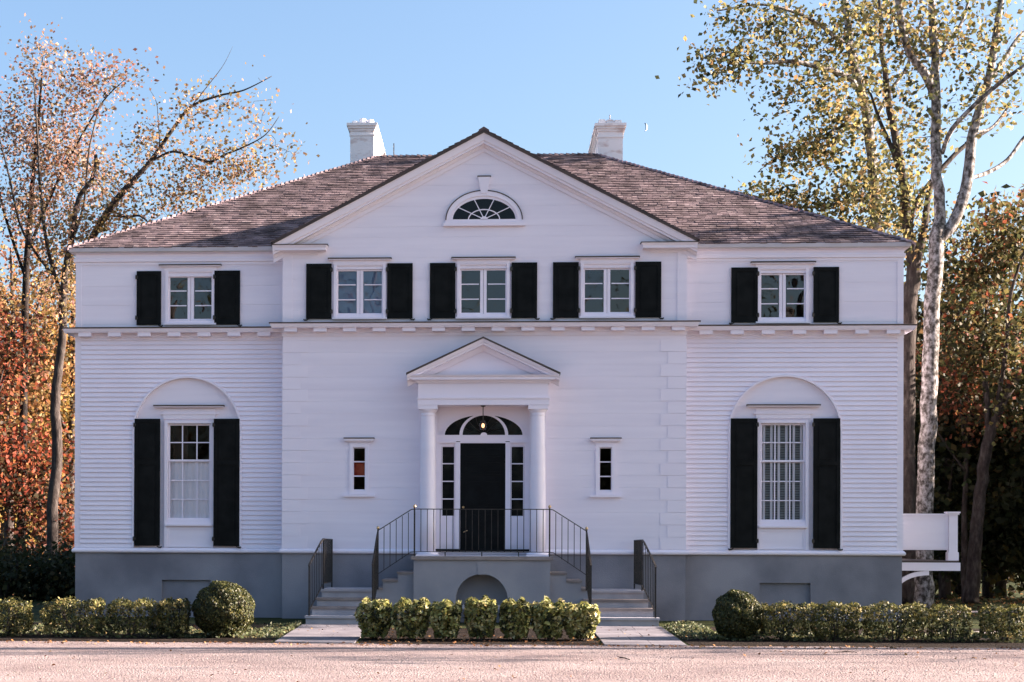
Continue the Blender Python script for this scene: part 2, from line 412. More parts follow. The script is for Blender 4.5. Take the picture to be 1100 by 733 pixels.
# arch bead
for s in (-1, 1):
    c = s * AW; pts_o = []; pts_i = []
    for k in range(0, 41):
        t = math.pi * k / 40
        pts_o.append((c + (AR + .012) * math.cos(t), AZ + (AR + .012) * math.sin(t))); pts_i.append((c + (AR - .03) * math.cos(t), AZ + (AR - .03) * math.sin(t)))
    pts_o = [(c + AR + .012, 1.49)] + pts_o + [(c - AR - .012, 1.49)]; pts_i = [(c + AR - .03, 1.49)] + pts_i + [(c - AR + .03, 1.49)]
    MB().ring(pts_o, pts_i, -.048, .05).build('arch_trim', M['white'], house)

# central bay: rusticated flush boards below, flush boards and gable above
bay = MB()
zl = list(np.arange(1.485, 6.3, .2745)); zl.append(6.36)
bh = [(-2.765 - .145, -2.765 + .145, 2.79, 3.755), (2.725 - .145, 2.725 + .145, 2.79, 3.755)]
DOORX = 1.02
for i in range(len(zl) - 1):
    za, zb = zl[i] + .0016, zl[i + 1]
    for s, h in zip((-1, 1), bh):
        a, b = (-B, -DOORX) if s < 0 else (DOORX, B)
        if zb <= h[2] or za >= h[3]: ps = [(a, b, za, zb)]
        else:
            ps = [(a, h[0], za, zb), (h[1], b, za, zb)]
            if za < h[2]: ps.append((h[0], h[1], za, h[2]))
            if zb > h[3]: ps.append((h[0], h[1], h[3], zb))
        for q in ps: bay.box(q[0], q[1], -P, -P + .06, q[2], q[3])
    if zb > 4.68: bay.box(-DOORX, DOORX, -P, -P + .06, max(za, 4.68), zb)
for s, h in zip((-1, 1), bh):
    bay.box(s * B if s < 0 else DOORX, -DOORX if s < 0 else B, -P + .058, -P + .07, 1.49, h[2]); bay.box(s * B if s < 0 else DOORX, -DOORX if s < 0 else B, -P + .058, -P + .07, h[3], 6.36)
    a, b = (-B, -DOORX) if s < 0 else (DOORX, B)
    bay.box(a, h[0], -P + .058, -P + .07, h[2], h[3]); bay.box(h[1], b, -P + .058, -P + .07, h[2], h[3])
bu = [(-2.765 - .535, -2.765 + .535), (-.535, .535), (2.74 - .535, 2.74 + .535)]
zl2 = np.linspace(6.36, 8.46, 10)
for i in range(9):
    za, zb = zl2[i] + .0015, zl2[i + 1]; y0 = -P - .002 * (i % 2)
    if zb <= 6.735 or za >= 7.745: bay.box(-B, B, y0, -P + .06, za, zb)
    else:
        xs = [-B] + [q for h in bu for q in h] + [B]
        for a, b in zip(xs[0::2], xs[1::2]): bay.box(a, b, y0, -P + .06, za, zb)
        for a, b in bu:
            if za < 6.735: bay.box(a, b, y0, -P + .06, za, 6.735)
            if zb > 7.745: bay.box(a, b, y0, -P + .06, 7.745, zb)
# gable boards above
z = 8.46; GS = (10.74 - 8.29) / 4.71
i = 0
FZ, FR = 8.84, .70
def fan_half(z):
    return FR * math.sqrt(max(1 - ((z - FZ) / .46) ** 2, 0)) if FZ <= z < FZ + .46 else 0
while z < 10.5:
    zb = min(z + .23, 10.55)
    ha = min((10.70 - z) / GS - .0, B); hb = min((10.70 - zb) / GS, B)
    y0 = -P - .002 * (i % 2); za = z + .0015
    v = [(-ha, y0, za), (ha, y0, za), (hb, y0, zb), (-hb, y0, zb), (-ha, -P + .06, za), (ha, -P + .06, za), (hb, -P + .06, zb), (-hb, -P + .06, zb)]
    bay.add(v, [(0, 1, 2, 3), (4, 7, 6, 5), (0, 4, 5, 1), (3, 2, 6, 7)])
    z = zb; i += 1
for s in (-1, 1):
    bay.quad((s * B, -P + .01, 1.3), (s * B, .06, 1.3), (s * B, .06, 8.4), (s * B, -P + .01, 8.4))
    bay.box(s * B - s * .20, s * B + s * .015, -P - .016, .0, 6.55, 8.08)       # corner boards
bay.build('bay_wall', M['flush'], house)
# quoins
for s in (-1, 1):
    q = MB()
    for i in range(len(zl) - 2):
        za, zb = zl[i] + .006, zl[i + 1] - .002
        w = .56 if i % 2 == 0 else .40
        x0, x1 = sorted((s * (B + .010), s * (B - w)))
        q.box(x0, x1, -P - .010, -.0, za, zb)
    q.build('quoin', M['white'], house)

# dim rooms behind the glass
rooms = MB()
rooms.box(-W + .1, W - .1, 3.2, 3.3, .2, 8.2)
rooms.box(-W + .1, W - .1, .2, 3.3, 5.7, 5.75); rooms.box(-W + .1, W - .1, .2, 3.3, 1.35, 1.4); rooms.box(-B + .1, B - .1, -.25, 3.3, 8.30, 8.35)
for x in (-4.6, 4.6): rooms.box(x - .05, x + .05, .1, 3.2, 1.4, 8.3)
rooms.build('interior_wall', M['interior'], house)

# belt cornice -------------------------------------------------------
def belt(dz, out):
    return [(.0, 6.20 + dz), (.022, 6.20 + dz), (.022, 6.268 + dz), (.035, 6.275 + dz), (.035, 6.372 + dz), (out - .035, 6.374 + dz), (out - .034, 6.368 + dz), (out - .03, 6.385 + dz), (out - .02, 6.395 + dz), (out - .005, 6.43 + dz), (out, 6.455 + dz)]
def belt_top(dz, out): return [(.0, 6.455 + dz), (out + .015, 6.4555 + dz), (out + .018, 6.482 + dz), (.0, 6.52 + dz)]
wing_l, wing_r = [(-W, DEPTH), (-W, 0), (-B, 0)], [(B, 0), (W, 0), (W, DEPTH)]
bay_p = [(-B, 0), (-B, -P), (B, -P), (B, 0)]
proto = None
for path, dz, out in ((wing_l, 0, .25), (wing_r, 0, .25), (bay_p, .05, .27)):
    c = MB().sweep(path, belt(dz, out)).build('belt_cornice', M['white'], house)
    MB().sweep(path, belt_top(dz, out)).build('flashing', M['cap'], c)
    if proto is None:
        proto = MB().box(-.145, .145, -.205, -.036, 6.283, 6.373).build('modillion', M['white'], c); first = True
    xs = np.linspace(-9.05, -4.95, 7) if path is wing_l else np.linspace(4.95, 9.05, 7) if path is wing_r else np.linspace(-4.30, 4.30, 14)
    for x in xs:
        if first: o = proto; first = False; o.location = (x, 0, 0)
        else: o = copy_part(proto, c)
        o.location = (x, -P if path is bay_p else 0, dz)

# eaves of the wings: frieze, mould and gutter
def eave_prof(): return [(.0, 7.93), (.02, 7.93), (.02, 7.985), (.05, 8.0), (.055, 8.075), (.02, 8.09), (.02, 8.17), (.10, 8.19), (.12, 8.20)]
gut = [(.02, 8.20), (.12, 8.195), (.145, 8.22), (.150, 8.30), (.14, 8.322), (.02, 8.318)]
for path in (wing_l, wing_r):
    MB().sweep(path, eave_prof()).build('eave_cornice', M['white'], house)
    MB().sweep(path, gut).build('gutter', M['gutter'], house)

# gable: raking cornice, returns
rake_path = [(-4.71, 8.29), (0, 10.74), (4.71, 8.29)]
RK = MB()
YF = -.585
RK.rake(rake_path, [(-.015, YF), (-.15, YF + .035), (-.165, YF + .06), (-.205, YF + .065), (-.215, -P - .08), (-.26, -P - .06), (-.265, -P - .03), (-.345, -P - .03), (-.345, -P + .02), (-.015, -P + .02)])
RK.build('raking_cornice', M['white'], house)
MB().rake(rake_path, [(.045, YF - .03), (.045, 1.0), (-.013, 1.0), (-.013, YF - .03)]).build('gable_roof_deck', M['cap'], house)
for s in (-1, 1):
    r = MB()
    path = [(s * 3.72, -P), (s * 3.72, -P - .001), (s * 4.49, -P - .001), (s * 4.49, 0)] if s > 0 else [(-4.49, 0), (-4.49, -P - .001), (-3.72, -P - .001), (-3.72, -P)]
    pr = [(0, 8.075), (.02, 8.075), (.035, 8.11), (.10, 8.135), (.20, 8.15), (.205, 8.205), (.225, 8.235), (.235, 8.262), (0, 8.262)]
    r.sweep(path, pr); o = r.build('cornice_return', M['white'], house)
    MB().sweep(path, [(0, 8.263), (.25, 8.264), (.25, 8.280), (0, 8.31)]).build('flashing', M['cap'], o)

# ------------------------------------------------------------------ roof
def shingle_col(rr):
    k = rr.random()
    base = (.128, .094, .098) if k < .5 else (.158, .118, .121) if k < .78 else (.085, .064, .070) if k < .95 else (.20, .155, .155)
    g = .85 + rr.random() * .3
    return tuple(c * g for c in base)
def shingle_slope(mb, O, U, V, N, ext, L, rr, exp=.145):
    s = 0.0; k = 0
    while s < L - .02:
        s1 = min(s + exp * 1.25, L)
        u0, u1 = ext(s); e0, e1 = ext(s1)
        u = u0 - rr.random() * .1
        while u < u1:
            w = .09 + rr.random() * .13; ua, ub = max(u, u0), min(u + w - .006, u1)
            if ub - ua > .02:
                ta, tb = max(ua, e0), min(ub, e1)
                if tb - ta < .005: ta = tb = min(max((ua + ub) / 2, e0), e1)
                h = .020 + rr.random() * .012; sj = s - rr.random() * .018
                c = shingle_col(rr)
                q = lambda uu, ss, hh: O + U * uu + V * ss + N * hh
                v = [q(ua, sj, h), q(ub, sj, h), q(tb, s1, .004), q(ta, s1, .004), q(ua, sj, 0), q(ub, sj, 0)]
                mb.add(v, [(0, 1, 2, 3), (4, 5, 1, 0), (4, 0, 3), (1, 5, 2)], c)
            u += w
        s += exp; k += 1
rr = random.Random(11)
roof = MB()
A = W + OV; BK = 2 * RY + OV
c4 = [Vector((-A, -OV, EZ)), Vector((A, -OV, EZ)), Vector((A, BK, EZ)), Vector((-A, BK, EZ))]
r2 = [Vector((-RX, RY, RIDGE)), Vector((RX, RY, RIDGE))]
roof.add(c4 + r2, [(0, 1, 5, 4), (1, 2, 5), (2, 3, 4, 5), (3, 0, 4)], (.08, .06, .055))
def slope(a, b, t0, t1):
    U = (b - a).normalized(); L0 = (b - a).length
    pl = t0 - a; V = (pl - U * pl.dot(U)); L = V.length; V.normalize(); N = U.cross(V).normalized()
    if N.z < 0: N = -N
    k0 = (t0 - a).dot(U); k1 = L0 - (t1 - a).dot(U)
    shingle_slope(roof, a + N * .006, U, V, N, lambda s: (k0 * s / L, L0 - k1 * s / L), L, rr)
slope(c4[0], c4[1], r2[0], r2[1]); slope(c4[1], c4[2], r2[1], r2[1]); slope(c4[2], c4[3], r2[1], r2[0]); slope(c4[3], c4[0], r2[0], r2[0])
# gable roof slopes
for s in (-1, 1):
    a = Vector((s * 4.73, YF - .035, 8.285)); V = Vector((-s * 4.73, 0, 10.755 - 8.285)); L = V.length; V.normalize(); U = Vector((0, 1, 0)); N = U.cross(V).normalized()
    if N.z < 0: N = -N
    def ext(sd, V=V):
        z = 8.285 + V.z * sd; return (0, max(-OV + (z - EZ) / SL + .1 - (YF - .035), .3))
    shingle_slope(roof, a + N * .034, U, V, N, ext, L, rr)
ro = roof.build('roof', M['shingle'], house)
# hip and ridge caps
def caps(name, a, b, sa, sb, step=.15, w=.13):
    mb = MB(); d = (b - a).normalized(); L = (b - a).length; s = 0
    while s < L:
        h = .060 + rr.random() * .014; c = tuple(q_ * (1.9 if name == 'hip_cap' else 1.0) for q_ in shingle_col(rr)); p = a + d * s; q = a + d * min(s + step * 1.2, L)  # hip caps lightened: sunlight on the edge put into their colour
        up = Vector((0, 0, 1))
        v = [p + up * h, p + sa * w + up * (h - .01), p + sb * w + up * (h - .01), q + up * .032, q + sa * w + up * .022, q + sb * w + up * .022, p + up * 0, p + sa * w - up * .01, p + sb * w - up * .01]
        mb.add(v, [(0, 3, 4, 1), (0, 2, 5, 3), (0, 1, 7, 6), (0, 6, 8, 2)], c); s += step
    return mb.build(name, M['shingle'], ro)
def side(x, y): return Vector((x, y, 0))
def down(dirxy): v = Vector((dirxy[0], dirxy[1], -SL * 1.0)); return v.normalized()
caps('hip_cap', c4[0], r2[0], down((-1, 0)), down((0, -1))); caps('hip_cap', c4[1], r2[1], down((1, 0)), down((0, -1)))
caps('hip_cap', c4[3], r2[0], down((-1, 0)), down((0, 1))); caps('hip_cap', c4[2], r2[1], down((1, 0)), down((0, 1)))
caps('ridge_cap', r2[0], r2[1], down((0, 1)), down((0, -1)))
v1 = Vector((4.7, 0, 10.755 - 8.285 - 4.9)).normalized()
caps('ridge_cap', Vector((0, YF - .03, 10.79)), Vector((0, 4.5, 10.79)), Vector((.886, 0, -.463)), Vector((-.886, 0, -.463)))

# chimneys
def chimney(cx, w, cren):
    y0, y1 = 6.75, 10.6; x0, x1 = cx - w / 2, cx + w / 2; zt = 12.79 if cren else 12.71; zb_ = 12.46 if cren else 12.34
    m_ = MB(); m_.box(x0, x1, y0, y1, 9.0, zt - .3)
    o = m_.build('chimney', M['chimney'], house)
    m_ = MB(); m_.box(x0 - .02, x1 + .02, y0 - .02, y1 + .02, zb_, zb_ + .035)
    for k, (o1, za, zb) in enumerate(((.025, zt - .20, zt - .14), (.055, zt - .14, zt - .075), (.09, zt - .075, zt))): m_.box(x0 - o1, x1 + o1, y0 - o1, y1 + o1, za, zb)
    m_.box(x0 + .002, x1 - .002, y0 + .002, y1 - .002, zt - .3, zt - .19)
    m_.build('chimney_cap', M['chimney'], o); zo = zt - 12.52
    m_ = MB(); rr_ = random.Random(int(cx * 10))
    if cren:
        for k in range(9):
            ya = y0 + .05 + k * .42
            for j in range(3):
                xa = x0 + .01 + j * (w - .02) / 3; h = (.07, .13, .09)[j] + rr_.random() * .04
                m_.tube([(xa + .105, ya + .15, 12.50 + zo), (xa + .105, ya + .15, 12.53 + zo + h)], [.12, .085], 8)
    else:
        for j in range(3): m_.box(x0 + .02 + j * .21, x0 + .19 + j * .21, y0 + .02, y1 - .05, 12.51 + zo, 12.64 + zo - .01 * j)
        m_.box(x0 + .03, x1 - .03, y0 + .05, y1 - .05, 12.50 + zo, 12.61 + zo)
    m_.build('chimney_crown', M['chimney'], o)
    return o
M['chimney'] = surface('whitewashed brick', (.60, .50, .48), (.82, .79, .80), 2.6, .85, .3, 14, .2, stretch=(1, 1, 2), lo=.3, hi=.45)
chl = chimney(-3.30, .63, True); chr_ = chimney(3.28, .65, False)
MB().tube([(3.30, 7.3, 12.75), (3.30, 7.3, 13.08)], .018, 5).build('lightning_rod', M['gutter'], chr_)
MB().tube([(-2.42, RY, RIDGE), (-2.42, RY, RIDGE + .36)], .014, 5).build('lightning_rod', M['iron'], ro)

# ------------------------------------------------------------------ windows
def frame_bars(mb, x0, x1, z0, z1, y0, y1, t):
    mb.box(x0, x0 + t, y0, y1, z0, z1); mb.box(x1 - t, x1, y0, y1, z0, z1); mb.box(x0 + t, x1 - t, y0 + .001, y1, z0, z0 + t); mb.box(x0 + t, x1 - t, y0 + .001, y1, z1 - t, z1)

def casement(cx, Y, dz, gw, sky_reflection=None):
    """two-leaf casement, three panes in each leaf"""
    z0, z1 = 6.65 + dz, 7.655 + dz; h = gw / 2; c = h + .06
    m_ = MB()
    m_.box(cx - c, cx - h + .005, Y - .035, Y + .05, z0 - .09, z1 + .115); m_.box(cx + h - .005, cx + c, Y - .035, Y + .05, z0 - .09, z1 + .115)
    m_.box(cx - h, cx + h, Y - .03, Y + .05, z1 + .095, z1 + .115)
    v = [(cx - h, Y - .03, z1 + .096), (cx + h, Y - .03, z1 + .096), (cx + h, Y + .045, z1 + .004), (cx - h, Y + .045, z1 + .004)]
    m_.add(v, [(0, 3, 2, 1)])
    w = m_.build('window', M['white'], house)
    m_ = MB(); m_.box(cx - c - .03, cx + c + .03, Y - .075, Y + .04, z0 - .115, z0 - .075); m_.box(cx - h + .004, cx + h - .004, Y - .02, Y + .05, z0 - .076, z0 - .01); m_.build('sill', M['white'], w)
    m_ = MB(); m_.box(cx - .60, cx + .60, Y - .03, Y + .02, z1 + .118, z1 + .205)
    m_.box(cx - .70, cx + .70, Y - .085, Y + .02, z1 + .206, z1 + .228); o = m_.build('hood', M['white'], w)
    MB().box(cx - .715, cx + .715, Y - .10, Y + .02, z1 + .2285, z1 + .255).build('hood_cap', M['cap'], w)
    for s in (-1, 1):
        xa, xb = sorted((cx + s * .072, cx + s * (h - .005)))
        m_ = MB(); frame_bars(m_, xa - .068 if s > 0 else xa - .0, xb + (.068 if s < 0 else 0), z0, z1, Y + .04, Y + .08, .03)
        m_.box(xa - (.067 if s > 0 else 0), xb + (.067 if s < 0 else 0), Y + .0395, Y + .079, z0 + .03, z0 + .031)
        if s > 0: m_.box(xa - .068, xa, Y + .036, Y + .08, z0 + .031, z1 - .031)
        else: m_.box(xb, xb + .068, Y + .036, Y + .08, z0 + .031, z1 - .031)
        for k in (1, 2):
            zz = z0 + (z1 - z0) * k / 3; m_.box(xa + .028, xb - .028, Y + .045, Y + .07, zz - .012, zz + .012)
        m_.build('sash', M['white'], w)
        ti = RNG.normal(0, .012)
        yb, yt = Y + .062 - .3 * ti, Y + .062 + .3 * ti
        MB().quad((xa, yb, z0 + .02), (xb, yb + RNG.normal(0, .004), z0 + .02), (xb, yt + RNG.normal(0, .003), z1 - .02), (xa, yt, z1 - .02)).build('pane', M['glass'], w)
    if sky_reflection: MB().box(cx - h + .02, cx + h - .02, Y + .11, Y + .125, z0 - .02, z1 + .02).build('sky_reflection', M[sky_reflection], w)  # flat panel behind the panes standing in for reflected sky
    return w
casement(-6.66, 0, .02, 1.02); casement(6.66, 0, .0, 1.02)
casement(-2.765, -P, .085, 1.05, 'sky_reflection'); casement(0.0, -P, .085, 1.05); casement(2.745, -P, .085, 1.05)

def shutter(x0, x1, z0, z1, Y, rails, hinge):
    """panelled shutter: stiles and rails round sunk panels; holdback dog as a sub-part"""
    m_ = MB(); t = .075; y0, y1 = Y - .048, Y - .008
    m_.box(x0, x0 + t, y0, y1, z0, z1); m_.box(x1 - t, x1, y0, y1, z0, z1)
    zs = [z0] + rails + [z1]
    m_.box(x0 + t, x1 - t, y0, y1, z0, z0 + .11); m_.box(x0 + t, x1 - t, y0, y1, z1 - .08, z1)
    for r_ in rails: m_.box(x0 + t, x1 - t, y0, y1, r_ - .045, r_ + .045)
    m_.box(x0 + t, x1 - t, y0 + .016, y1, z0 + .11, z1 - .08)
    zz = [z0 + .11] + [q for r_ in rails for q in (r_ - .045, r_ + .045)] + [z1 - .08]
    for a, b in zip(zz[0::2], zz[1::2]): m_.box(x0 + t + .05, x1 - t - .05, y0 + .006, y0 + .02, a + .05, b - .05)
    o = m_.build('shutter', M['shutter'], house)
    hx = x1 if hinge > 0 else x0; fx = x0 if hinge > 0 else x1
    for z in (z0 + .16, z1 - .14):
        m_ = MB(); m_.box(hx - .03, hx + .03, y0 - .012, y0 + .005, z - .03, z + .03); m_.tube([(hx + .012 * hinge, y0 - .012, z - .05), (hx + .012 * hinge, y0 - .012, z + .05)], .013, 6)
        m_.build('hinge', M['iron'], o)
    m_ = MB(); d = 1 if hinge > 0 else -1
    m_.tube([(fx + d * .06, y0 - .02, z0 - .005), (fx + d * .02, y0 - .03, z0 - .03), (fx - d * .03, y0 - .03, z0 - .035), (fx - d * .055, y0 - .03, z0 - .015)], [.012, .016, .02, .014], 6)
    m_.tube([(fx + d * .01, Y + .01, z0 - .03), (fx + d * .01, y0 - .03, z0 - .03)], .01, 6)
    m_.build('holdback', M['iron'], o)
    return o
for s in (-1, 1):
    for a, b, z0, z1, Y, rails in ((6.105, 5.515, 1.53, 4.42, -.012, [3.42]), (7.92, 7.335, 1.53, 4.42, -.012, [3.42]), (6.105, 5.52, 6.56, 7.785, 0, []), (7.89, 7.33, 6.56, 7.785, 0, [])):
        x0, x1 = sorted((s * a, s * b)); shutter(x0, x1, z0, z1, Y, rails, 1 if abs((x0 + x1) / 2) * s * 1 > 0 and ((x0 + x1) / 2 - s * 6.7) < 0 else -1)
for cx in (-2.775, 0.0, 2.74):
    for d in (-1, 1):
        x0, x1 = sorted((cx + d * .625, cx + d * 1.195)); shutter(x0, x1, 6.635, 7.87, -P, [], -d)

def tall_window(cx, kind):
    Y = .05; h = .50; z0, z1 = 2.17, 4.32; zm = 3.475
    m_ = MB()
    m_.box(cx - h - .065, cx - h + .004, Y - .05, Y + .05, 1.49, z1 + .06); m_.box(cx + h - .004, cx + h + .065, Y - .05, Y + .05, 1.49, z1 + .06); m_.box(cx - h + .004, cx + h - .004, Y - .049, Y + .05, z1, z1 + .06)
    m_.box(cx - h, cx + h, Y - .02, Y + .01, 1.49, 1.99)                # panel under the sill
    frame_bars(m_, cx - h + .004, cx + h - .004, 1.50, 1.95, Y - .032, Y - .015, .045)
    m_.box(cx - .60, cx + .60, Y - .035, Y + .01, z1 + .10, z1 + .33); m_.box(cx - .66, cx + .66, Y - .05, Y + .01, z1 + .20, z1 + .235)
    w = m_.build('window', M['white'], house)
    m_ = MB(); m_.box(cx - h - .04, cx + h + .04, Y - .095, Y + .04, 1.985, 2.03); m_.box(cx - h + .005, cx + h - .005, Y - .04, Y + .05, 2.03, 2.12); m_.build('sill', M['white'], w)
    MB().box(cx - .79, cx + .79, Y - .13, Y + .01, z1 + .36, z1 + .385).build('hood', M['white'], w)
    MB().box(cx - .81, cx + .81, Y - .15, Y + .01, z1 + .3855, z1 + .412).build('hood_cap', M['cap'], w)
    for za, zb, rows, y in ((zm - .02, z1, 2, Y + .03), (2.12, zm + .02, 3, Y + .065)):
        m_ = MB(); frame_bars(m_, cx - h + .004, cx + h - .004, za, zb, y, y + .035, .045)
        for k in (1, 2): m_.box(cx - h + 2 * h * k / 3 - .013, cx - h + 2 * h * k / 3 + .013, y + .004, y + .03, za + .04, zb - .04)
        for k in range(1, rows): zz = za + .045 + (zb - za - .09) * k / rows; m_.box(cx - h + .04, cx + h - .04, y + .006, y + .03, zz - .012, zz + .012)
        m_.build('sash', M['white'], w)
        MB().quad((cx - h + .03, y + .018, za + .03), (cx + h - .03, y + .018, za + .03), (cx + h - .03, y + .018 + RNG.normal(0, .006), zb - .03), (cx - h + .03, y + .018, zb - .03)).build('pane', M['glass_door'], w)
    if kind == 'curtain':
        m_ = MB(); n = 90; x0 = cx - h + .03
        vs = []
        for zq in (2.1, zm):
            for i in range(n + 1):
                x = x0 + (2 * h - .06) * i / n; vs.append((x, Y + .115 + .012 * math.sin(i * .42) + .012 * math.sin(i * .17 + 1), zq))
        m_.add(vs, [(i, i + 1, n + 2 + i, n + 1 + i) for i in range(n)]); m_.build('curtain', M['curtain'], w, True)
        m_ = MB(); m_.box(cx - h, cx - .1, Y + .35, Y + .37, zm, z1 + .1); m_.tube([(cx - .42, Y + .3, zm - .2), (cx - .42, Y + .3, z1)], .03, 6); m_.build('drape', M['interior'], w)
    else:
        m_ = MB()
        for k in range(6):
            x = cx - h + .10 + k * .165; m_.box(x - .027, x + .027, Y + .108, Y + .125, 2.1, z1)
        m_.box(cx - h, cx + h, Y + .109, Y + .124, zm - .03, zm + .02)
        m_.build('interior_shutter', M['curtain'], w)
        m_ = MB(); z = 2.14
        while z < z1:
            m_.add([(cx - h, Y + .128, z), (cx + h, Y + .128, z), (cx + h, Y + .155, z + .045), (cx - h, Y + .155, z + .045)], [(0, 1, 2, 3)]); z += .055
        m_.build('louvre', M['louvre'], w)
tall_window(-6.68, 'curtain'); tall_window(6.68, 'shutters')

def slit_window(cx, lamp):
    Y = -P; z0, z1 = 2.79, 3.755; h = .145
    m_ = MB(); frame_bars(m_, cx - .215, cx + .215, 2.70, 3.83, Y - .03, Y + .05, .075)
    w = m_.build('window', M['white'], house)
    m_ = MB(); m_.box(cx - .35, cx + .35, Y - .07, Y + .02, 2.645, 2.695); m_.build('sill', M['white'], w)
    m_ = MB(); m_.box(cx - .23, cx + .23, Y - .028, Y + .02, 3.832, 3.90); m_.box(cx - .33, cx + .33, Y - .10, Y + .02, 3.90, 3.945)
    v = [(cx - .23, Y - .028, 3.85), (cx + .23, Y - .028, 3.85), (cx + .32, Y - .095, 3.902), (cx - .32, Y - .095, 3.902)]; m_.add(v, [(0, 1, 2, 3)]); m_.build('hood', M['white'], w)
    MB().box(cx - .345, cx + .345, Y - .115, Y + .02, 3.9455, 3.968).build('hood_cap', M['cap'], w)
    m_ = MB(); frame_bars(m_, cx - h, cx + h, z0, z1, Y + .03, Y + .07, .022)
    for k in (1, 2): zz = z0 + (z1 - z0) * k / 3; m_.box(cx - h + .02, cx + h - .02, Y + .035, Y + .06, zz - .013, zz + .013)
    m_.build('sash', M['white'], w)
    MB().quad((cx - h, Y + .055, z0), (cx + h, Y + .055, z0), (cx + h, Y + .055, z1), (cx - h, Y + .055, z1)).build('pane', M['glass_door'], w)
    if lamp: MB().box(cx - h, cx + h, Y + .12, Y + .14, 3.13, 3.46).build('curtain', M['redlamp'], w)
slit_window(-2.765, True); slit_window(2.725, False)

# gable fan window
def ell(cx, cz, a, b, n=28, t0=0, t1=math.pi): return [(cx + a * math.cos(t0 + (t1 - t0) * k / n), cz + b * math.sin(t0 + (t1 - t0) * k / n)) for k in range(n + 1)]
m_ = MB(); Y = -P
m_.ring(ell(.01, 8.83, .84, .64), ell(.01, 8.83, .745, .535), Y - .045, Y)
m_.ring(ell(.01, 8.83, .744, .534), ell(.01, 8.83, .70, .47), Y - .02, Y)
m_.prism([(-.06, 9.42), (.08, 9.42), (.145, 9.785), (-.125, 9.785)], Y - .06, Y)
fan = m_.build('fan_window', M['white'], house)
MB().box(-.14, .16, Y - .07, Y, 9.787, 9.81).build('keystone_cap', M['cap'], fan)
MB().ring(ell(.01, 8.83, .862, .662), ell(.01, 8.83, .842, .642), Y - .055, Y).build('drip_cap', M['cap'], fan)
m_ = MB(); m_.box(-.90, .92, Y - .075, Y, 8.69, 8.765); m_.box(-.85, .87, Y - .04, Y, 8.765, 8.84); m_.build('sill', M['white'], fan)
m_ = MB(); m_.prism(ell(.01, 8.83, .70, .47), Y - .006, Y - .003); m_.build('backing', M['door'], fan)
m_ = MB(); e_ = ell(.01, 8.83, .70, .47); m_.add([(x, Y - .010, z) for x, z in e_], [tuple(range(len(e_)))]); m_.build('pane', M['glass_door'], fan)
m_ = MB()
for t in (36, 72, 108, 144):
    c_, s_ = math.cos(R(t)), math.sin(R(t)); d = Vector((-s_, c_)) * .009
    m_.prism([(.01 + .06 * c_ - d.x, 8.83 + .06 * s_ - d.y), (.01 + .70 * c_ - d.x, 8.83 + .47 * s_ * 1.0 + (0) - d.y), (.01 + .70 * c_ + d.x, 8.83 + .47 * s_ + d.y), (.01 + .06 * c_ + d.x, 8.83 + .06 * s_ + d.y)], Y - .03, Y - .012)
m_.ring(ell(.01, 8.83, .36, .24), ell(.01, 8.83, .338, .218), Y - .032, Y - .012)
m_.prism(ell(.01, 8.83, .085, .075, 12), Y - .04, Y - .012)
m_.build('muntin', M['white'], fan)

# ------------------------------------------------------------------ doorway and portico
YD = -P + .10                       # plane of the doorway
m_ = MB()
m_.box(-1.06, 1.06, YD + .03, YD + .06, 1.33, 1.47)
sur = MB()
for s in (-1, 1):
    xa = .51; 
    sur.box(s * .505, s * .62, YD - .04, YD + .05, 1.47, 3.88)                     # inner pilaster
    sur.box(s * .925, s * 1.04, YD - .04, YD + .05, 1.47, 3.88)                    # outer pilaster
    sur.box(s * .62, s * .925, YD - .01, YD + .05, 1.47, 2.21)                     # panel under the sidelight
    x0, x1 = sorted((s * .64, s * .905)); frame_bars(sur, x0, x1, 1.58, 2.06, YD - .022, YD - .008, .03)
    sur.box(s * .62, s * .925, YD - .012, YD + .05, 3.79, 3.88)
    sur.box(s * .60, s * 1.06, YD - .075, YD + .05, 3.86, 3.90)
sur.box(-1.03, 1.03, YD - .03, YD + .05, 3.90, 4.035)
sur.box(-.505, .505, YD - .029, YD + .05, 3.855, 3.90)
# wall above with the elliptical opening
el_o = ell(.015, 4.035, .915, .49, 32)
rect = []
for x, z in el_o:
    rect.append((1.03 if x > .98 else -1.03 if x < -.98 else x, 4.72))
vs = [(x, YD - .0, z) for x, z in el_o] + [(x, YD - .0, z) for x, z in rect]
n = len(el_o)
sur.add(vs, [(i, i + n, i + n + 1, i + 1) for i in range(n - 1)])
sur.box(-1.04, -.895, YD - .0015, YD + .03, 4.03, 4.72); sur.box(.93, 1.04, YD - .0015, YD + .03, 4.03, 4.72)
sur.ring(ell(.015, 4.035, .915, .49, 32), ell(.015, 4.035, .87, .452, 32), YD - .035, YD + .05)
sur.build('door_surround', M['white'], house)
sill = MB(); sill.box(-1.04, 1.04, -P - .02, YD + .06, 1.33, 1.44); sill.build('door_plinth', M['white'], house)
MB().box(-1.04, 1.06, -P - .12, YD + .03, 1.4405, 1.485).build('door_sill', M['door'], house)
d = MB()
d.box(-.50, .51, YD + .045, YD + .085, 1.485, 3.86)
for x0, x1 in ((-.40, -.04), (.05, .41)):
    for z0, z1 in ((1.68, 2.28), (2.44, 3.02), (3.16, 3.45), (3.55, 3.76)):
        frame_bars(d, x0, x1, z0, z1, YD + .032, YD + .046, .03); d.box(x0 + .06, x1 - .06, YD + .036, YD + .046, z0 + .06, z1 - .06)
door = d.build('door', M['door'], house)
m_ = MB(); m_.lathe([(.03, 0), (.034, .02), (.018, .03)], 0, 0, 12); 
